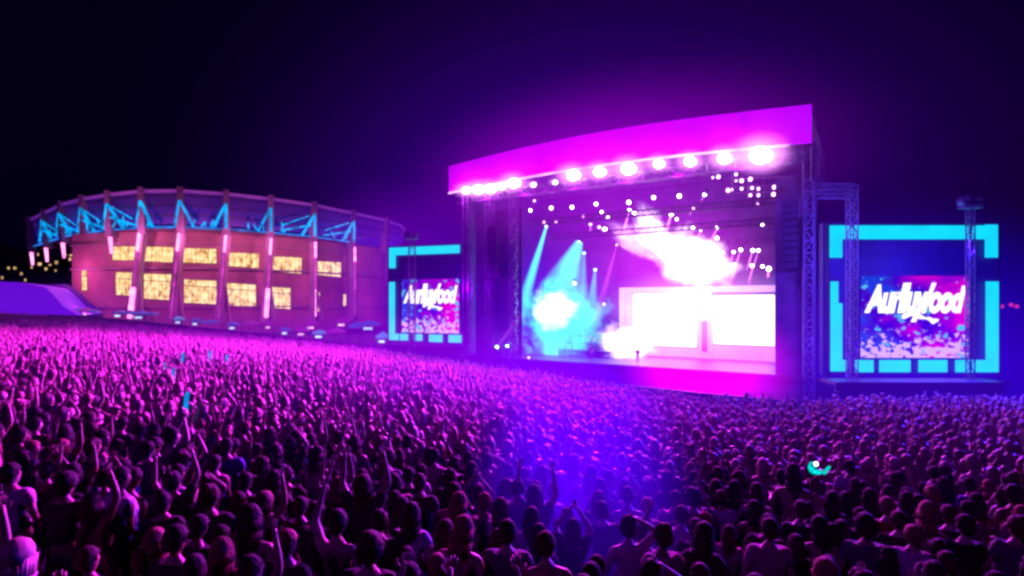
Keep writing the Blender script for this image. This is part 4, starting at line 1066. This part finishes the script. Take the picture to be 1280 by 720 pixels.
# the 300 nearest in view are individuals; the rest one mass
taken = []; NEED = 302
SHIRTS = {'black': (.012, .012, .016), 'white': (.85, .85, .85), 'grey': (.2, .2, .21), 'red': (.42, .04, .04), 'blue': (.05, .09, .38), 'pink': (.6, .28, .38), 'striped': (.35, .3, .32)}
del SHIRTS['striped']
HAIRC = {'dark': (.012, .009, .008), 'brown': (.06, .03, .015), 'fair': (.38, .22, .10)}
SKINS = [(.58, .38, .28), (.45, .28, .20), (.25, .14, .09), (.64, .47, .38)]
def stage_yaw(x, y):
    tgt = S(20, 0, 0) if x > -30 else S(12, 0, 0)
    return math.atan2(-(tgt.x-x), tgt.y-y)
def put_person(x, y, proto, hk, hc, sc_, yaw, scale, tilt, label, z=None, skin=None):
    t = thing('person', label, 'person', (x, y, G(x, y) if z is None else z), 'festival crowd before the stage')
    t.rotation_euler = (tilt[0], tilt[1], yaw); t.scale = (scale,)*3
    for nm, me, col in (('body', proto['body'], skin or rnd.choice(SKINS)), ('shirt', proto['shirt'], SHIRTS[sc_]), ('trousers', proto['trousers'], (1, 1, 1)), ('cap' if hk == 'cap' else 'hair', proto['hairs'][hk], HAIRC[hc])):
        o = bpy.data.objects.new(nm, me); COL.objects.link(o); o.parent = t; o.color = (*col, 1)
    return t
def zone(px):
    return ('below the left edge marquee' if px < 110 else 'below the stadium windows' if px < 300 else 'below the stadium right end' if px < 480 else 'below the left screen' if px < 610 else
            'below the cyan smoke' if px < 760 else 'below the white screens' if px < 900 else 'below the stage corner' if px < 1040 else 'below the right screen' if px < 1210 else 'near the right edge')
rowname = ['nearest row', 'second row', 'third row', 'fourth row', 'fifth row', 'sixth row', 'seventh row', 'eighth row', 'ninth row', 'tenth row', 'eleventh row', 'twelfth row', 'thirteenth row', 'fourteenth row', 'fifteenth row', 'sixteenth row']
heroes = [ # px of head, py of head, depth, pose, woman, hair, colour, shirt, tilt-y(lean left +), label
 (8, 592, 4.9, 0, False, 'short', 'dark', 'white', -.20, 'broad man in a white T-shirt cut by the left edge'),
 (112, 628, 4.8, 3, True, 'long', 'brown', 'white', -.22, 'woman in a white top leaning left with her right arm up'),
 (276, 690, 4.9, 0, True, 'long', 'fair', 'red', -.1, 'woman with long reddish hair at the bottom left'),
 (420, 655, 5.5, 2, False, 'short', 'dark', 'pink', -.05, 'man in a pink shirt with one bare arm stretched up'),
 (634, 668, 5.9, 0, False, 'short', 'dark', 'grey', 0, 'man in a light grey T-shirt seen from behind at the bottom centre'),
 (786, 662, 6.0, 6, False, 'short', 'dark', 'black', 0, 'dark haired man in black with a hand near his head'),
 (962, 664, 6.0, 0, False, 'short', 'brown', 'pink', .05, 'man in a pale pink T-shirt below the stage right corner'),
 (1062, 585, 8.3, 0, False, 'short', 'dark', 'white', .06, 'man in a pale T-shirt standing beside the glowing cyan toy'),
 (1275, 640, 4.9, 0, True, 'long', 'fair', 'pink', .25, 'woman with long streaked hair cut by the right edge'),
 (462, 690, 5.2, 0, False, 'curly', 'brown', 'black', 0, 'man with lit curly hair at the bottom edge beside the raised arm'),
]
def proto_of(pose, wmn):
    c = [d for d in PR if d['pose'] == pose]; e = [d for d in c if d['woman'] == wmn]; return (e or c)[0]
hpts = []
for px, py, d, pose, wmn, hk, hc, sc_, ty, lab in heroes:
    scale = 1.0 if wmn else 1.09; d = (CZ-1.64*scale)*F/(py-HY-700*gslope((px-640)/F)); X = (px-640)/F*d; pr = proto_of(pose, wmn)
    tilt_y = ty; X -= -math.sin(-tilt_y)*0 ; X = X - 1.6*scale*math.sin(tilt_y)
    put_person(X, d, pr, hk, hc, sc_, stage_yaw(X, d)*.6, scale, (0, tilt_y), lab)
    hpts.append((X, d)); hpts.append(((px-640)/F*d, d))
used = {}
made = len(heroes)
for (x, y) in vis:
    if made >= NEED: break
    taken.append((x, y))
    if any((x-a)**2+(y-b)**2 < .32**2 for a, b in hpts): continue
    if any(abs(x/y-a/b) < .045 and b-1.25 < y < b for a, b in hpts): continue
    px = 640+F*x/y; row = min(15, int((y-4.2)/.62)); zn = zone(px)
    for _ in range(200):
        left = x/y < -.25
        pw = [7, 1.3 if left else .25, .9 if left else .3, 1.0 if left else .3, .7 if left else .2, 3.5, .5, 2.2]
        pi_ = rnd.choices(range(8), pw)[0]; wmn = rnd.random() < .5
        hk = rnd.choices(['long', 'bun'], [4, 1])[0] if wmn else rnd.choices(['short', 'cap', 'curly'], [7, 1, 1])[0]
        hc = rnd.choices(['dark', 'brown', 'fair'], [7, 3, 1.2])[0]; sc_ = rnd.choices(list(SHIRTS), [12, 2.2, 2.2, .8, 1, 1.0])[0]
        pr = proto_of(pi_, wmn)
        hd = 'cap' if hk == 'cap' else f'{hc} {"bun" if hk=="bun" else hk+" hair"}'
        lab = f"person, {hd}, {sc_} top, {pr['name']}, {zn}, {rowname[row]}"
        if lab not in used: break
    used[lab] = 1
    lt = .10*max(-1, min(1, x/y/.9))*(1 if y < 9 else .5)
    made += 1
    put_person(x, y, pr, hk, hc, sc_, stage_yaw(x, y)+rnd.gauss(0, .22), rnd.gauss(1.0, .055), (rnd.gauss(0, .03), lt+rnd.gauss(0, .05)), lab)

si = set(taken); rest = [p for p in spots if p not in si]
# glowing cyan toy held up in the crowd
c = P(1015, 583, 8.0)
t = thing('glowing_toy', 'glowing cyan light toy held up in the crowd at right', 'light toy', c)
mb = MB(); mb.ball(c+V((0, 0, -.02)), (.055, .04, .09), 12, 8); mb.ball(c+V((.06, 0, -.08)), (.08, .035, .04), 10, 6); mb.ball(c+V((.17, 0, -.08)), (.05, .03, .03), 8, 6); mb.bar(c+V((.17, 0, -.09)), c+V((.26, 0, .0)), .03)
mb.build('lit_body', glow('cyan_toy_glow', (.0, .75, .75), .8, .95, 22), t, True)
mb = MB(); mb.ball(c+V((.03, -.05, .05)), .026, 8, 6); mb.build('bulb', M['lampwhite'], t, True)
mb = MB(); mb.tube(c-V((0, 0, .5)), c-V((0, 0, .08)), .014); mb.build('handle', M['black'], t)

M['bits'] = glow('blue_glow_bits', (.0, .3, .95), .8, .4, 5)  # glowing tubes made up for blue glimpses of shirts in the crowd
for px, py, lb in ((205, 461, 'blue glow bit held up lowest left in the left crowd'), (216, 468, 'blue glow bit held lowest in the left crowd'), (228, 447, 'blue glow bit held up in the middle of the left crowd'), (262, 445, 'tilted blue glow bit held right of the others in the left crowd'), (233, 500, 'large blue glow bit low in the left crowd'), (283, 450, 'blue glow bit farthest right in the left crowd')):
    d = 2.0*700/(py-HY-700*gslope((px-640)/F)); c = P(px, py, d); k = min(.6, d/60)+.05
    mb = MB(); mb.tube(c-V((.05, 0, .3+k*.4)), c+V((.08*k, 0, .1+k*.3)), .035+.09*k, .03+.06*k)
    tag(mb.build('blue_glow_bit', M['bits']), lb, 'glow bit', 'blue glow sticks in the left crowd')
# far crowd: low-detail variants instanced over the rest of the field
pc = bpy.data.collections.new('crowd_variants')
for k, d in enumerate(PR*2):
    bm = bmesh.new(); hk = ('short', 'long', 'curly', 'bun')[k % 4] if k >= len(PR) else ('long' if d['woman'] else 'short')
    for mi, (me, ratio) in enumerate(((d['body'], .07), (d['shirt'], .12), (d['hairs'][hk], .35), (d['trousers'], .1))):
        o = bpy.data.objects.new('tmpd', me.copy()); COL.objects.link(o); m = o.modifiers.new('d', 'DECIMATE'); m.ratio = ratio
        r = evaluate(o); bpy.data.objects.remove(o)
        for p in r.polygons: p.material_index = mi
        bm.from_mesh(r)
    me = bpy.data.meshes.new('crowd_variant'); bm.to_mesh(me); bm.free()
    me.materials.clear()
    for m in ('fskin', 'fcloth', 'fhair', 'jeans'): me.materials.append(M[m])
    me.polygons.foreach_set('use_smooth', [True]*len(me.polygons))
    o = bpy.data.objects.new(f'crowd_variant_{k:02d}', me); pc.objects.link(o)
nv = len(PR)*2
upv = [k for k in range(nv) if PR[k % len(PR)]['pose'] in (1, 2, 3, 4)]; dnv = [k for k in range(nv) if k not in upv]
me = bpy.data.meshes.new('crowd'); me.from_pydata([(x, y, G(x, y)) for x, y in rest], [], [])
a1 = me.attributes.new('yaw', 'FLOAT_VECTOR', 'POINT'); a2 = me.attributes.new('siz', 'FLOAT', 'POINT'); a3 = me.attributes.new('var', 'INT', 'POINT')
rot = []; siz = []; var = []
for x, y in rest:
    u = x/y; up = (.75 if u < -.2 else .45 if u < .05 else .2)*min(1, .35+y/45)
    rot += [rnd.gauss(0, .04), rnd.gauss(0, .05), stage_yaw(x, y)+rnd.gauss(0, .25)]; siz.append(rnd.gauss(1, .065))
    var.append(rnd.choice(upv) if rnd.random() < up else rnd.choice(dnv))
a1.data.foreach_set('vector', rot); a2.data.foreach_set('value', siz); a3.data.foreach_set('value', var)
crowd = bpy.data.objects.new('crowd', me); COL.objects.link(crowd)
tag(crowd, 'dense festival crowd with raised arms filling the sloping field', 'crowd', None, 'stuff')
gn = bpy.data.node_groups.new('scatter_people', 'GeometryNodeTree')
gn.interface.new_socket('Geometry', in_out='INPUT', socket_type='NodeSocketGeometry'); gn.interface.new_socket('Geometry', in_out='OUTPUT', socket_type='NodeSocketGeometry')
gi = gn.nodes.new('NodeGroupInput'); go = gn.nodes.new('NodeGroupOutput'); iop = gn.nodes.new('GeometryNodeInstanceOnPoints'); ci = gn.nodes.new('GeometryNodeCollectionInfo')
ci.inputs['Collection'].default_value = pc; ci.inputs['Separate Children'].default_value = True; ci.inputs['Reset Children'].default_value = True
def na(n, ty):
    q = gn.nodes.new('GeometryNodeInputNamedAttribute'); q.data_type = ty; q.inputs[0].default_value = n; return q.outputs[0]
gn.links.new(gi.outputs[0], iop.inputs['Points']); gn.links.new(ci.outputs[0], iop.inputs['Instance']); iop.inputs['Pick Instance'].default_value = True
gn.links.new(na('var', 'INT'), iop.inputs['Instance Index']); gn.links.new(na('yaw', 'FLOAT_VECTOR'), iop.inputs['Rotation']); gn.links.new(na('siz', 'FLOAT'), iop.inputs['Scale'])
gn.links.new(iop.outputs[0], go.inputs[0])
md = crowd.modifiers.new('scatter', 'NODES'); md.node_group = gn

# a performer on the stage edge
pp = SP(738, 452, 2.5); pp.z = ZD
put_person(pp.x, pp.y, proto_of(3, False), 'short', 'dark', 'black', PI*.8, 1.03, (0, 0), 'performer in black standing at the stage edge with one arm up', z=ZD)
pp = SP(797, 455, 2); put_person(pp.x, pp.y, proto_of(5, False), 'short', 'dark', 'black', PI*.9, 1.0, (0, 0), 'performer in black near the white deck smoke', z=ZD)

# ------------------------------------------------------------------ lights (show and stadium lamps, with added fills)
def spot(name, loc, target, col, power, ang=70, blend=.6, rad=.8):
    l = bpy.data.lights.new(name, 'SPOT'); l.energy = power; l.color = col; l.spot_size = math.radians(ang); l.spot_blend = blend; l.shadow_soft_size = rad
    o = bpy.data.objects.new(name, l); COL.objects.link(o); o.location = loc
    o.rotation_euler = (Vector(target)-Vector(loc)).to_track_quat('-Z', 'Y').to_euler(); return o
def point(name, loc, col, power, rad=.5):
    l = bpy.data.lights.new(name, 'POINT'); l.energy = power; l.color = col; l.shadow_soft_size = rad
    o = bpy.data.objects.new(name, l); COL.objects.link(o); o.location = loc; return o
spot('wash_light', S(3, -2, 17), (-27, 36, 0), (.78, .016, 1), 440000, 66, 1.0)
spot('wash_light', S(20, -2, 17.5), (-16, 26, 0), (.78, .016, 1), 400000, 75, .9)
spot('wash_light', S(30, -2, 17), (8, 12, -1), (.78, .015, 1), 45000, 80, .9)
spot('wash_light', S(36, -2, 17), (-6, 6, 0), (.9, .02, .9), 70000, 50, .9)
spot('wash_light', Vector((38, 47, 9)), (30, 30, -3), (.05, .008, 1), 190000, 95, .9)
spot('wash_light', P(530, 330, 70), (-30, 60, 0), (.5, .0, 1), 50000, 110, .9)
point('stage_light', S(22, 7, 9), (.8, .0, .95), 1100, 2)
point('stage_light', S(10, 5, 4), (.08, .0, 1), 1500, 2)
spot('stage_light', S(34, -6, 20), S(41, 0, 5), (.15, .03, 1), 16000, 60)
point('tower_light', P(1050, 300, 43), (.12, .04, 1), 9000, .5)
point('tower_light', P(1030, 440, 43), (.12, .04, 1), 3000, .5)
point('tower_light', P(1200, 330, 44), (.08, .05, 1), 3000, .5)
point('tower_light', S(4, -4, 6), (.4, .0, 1), 1500, .5)
for s_ in (3, 9, 16, 22, 28, 34):  # unseen point lights added before the banner to brighten it
    point('banner_fill', S(s_, -3.2, ZB-.6), (.85, .0, 1), 420, .4)
# stadium lamps
for k, px in enumerate((150, 200, 247, 302, 358, 410, 455)):
    a, n, i = on_bay(px)
    point('facade_lamp', a+n*11+V((0, 0, 19.5)), (1, .14, .50), 4200 if k < 5 else 1500, .6)
    point('facade_lamp', a+n*9+V((0, 0, 3)), (1, .05, .7), 1300, .6)
point('facade_lamp', PP[3]+V((0, -6, 12)), (1, .08, .5), 2500, .6)
# faint violet fill added from behind the camera, no moon there
l = bpy.data.lights.new('violet_fill', 'SUN'); l.energy = .20; l.angle = math.radians(12); l.color = (.34, .012, 1)
o = bpy.data.objects.new('violet_fill', l); COL.objects.link(o); o.rotation_euler = (math.radians(50), 0, math.radians(-40))
print('people', len(spots), 'rest', len(rest))
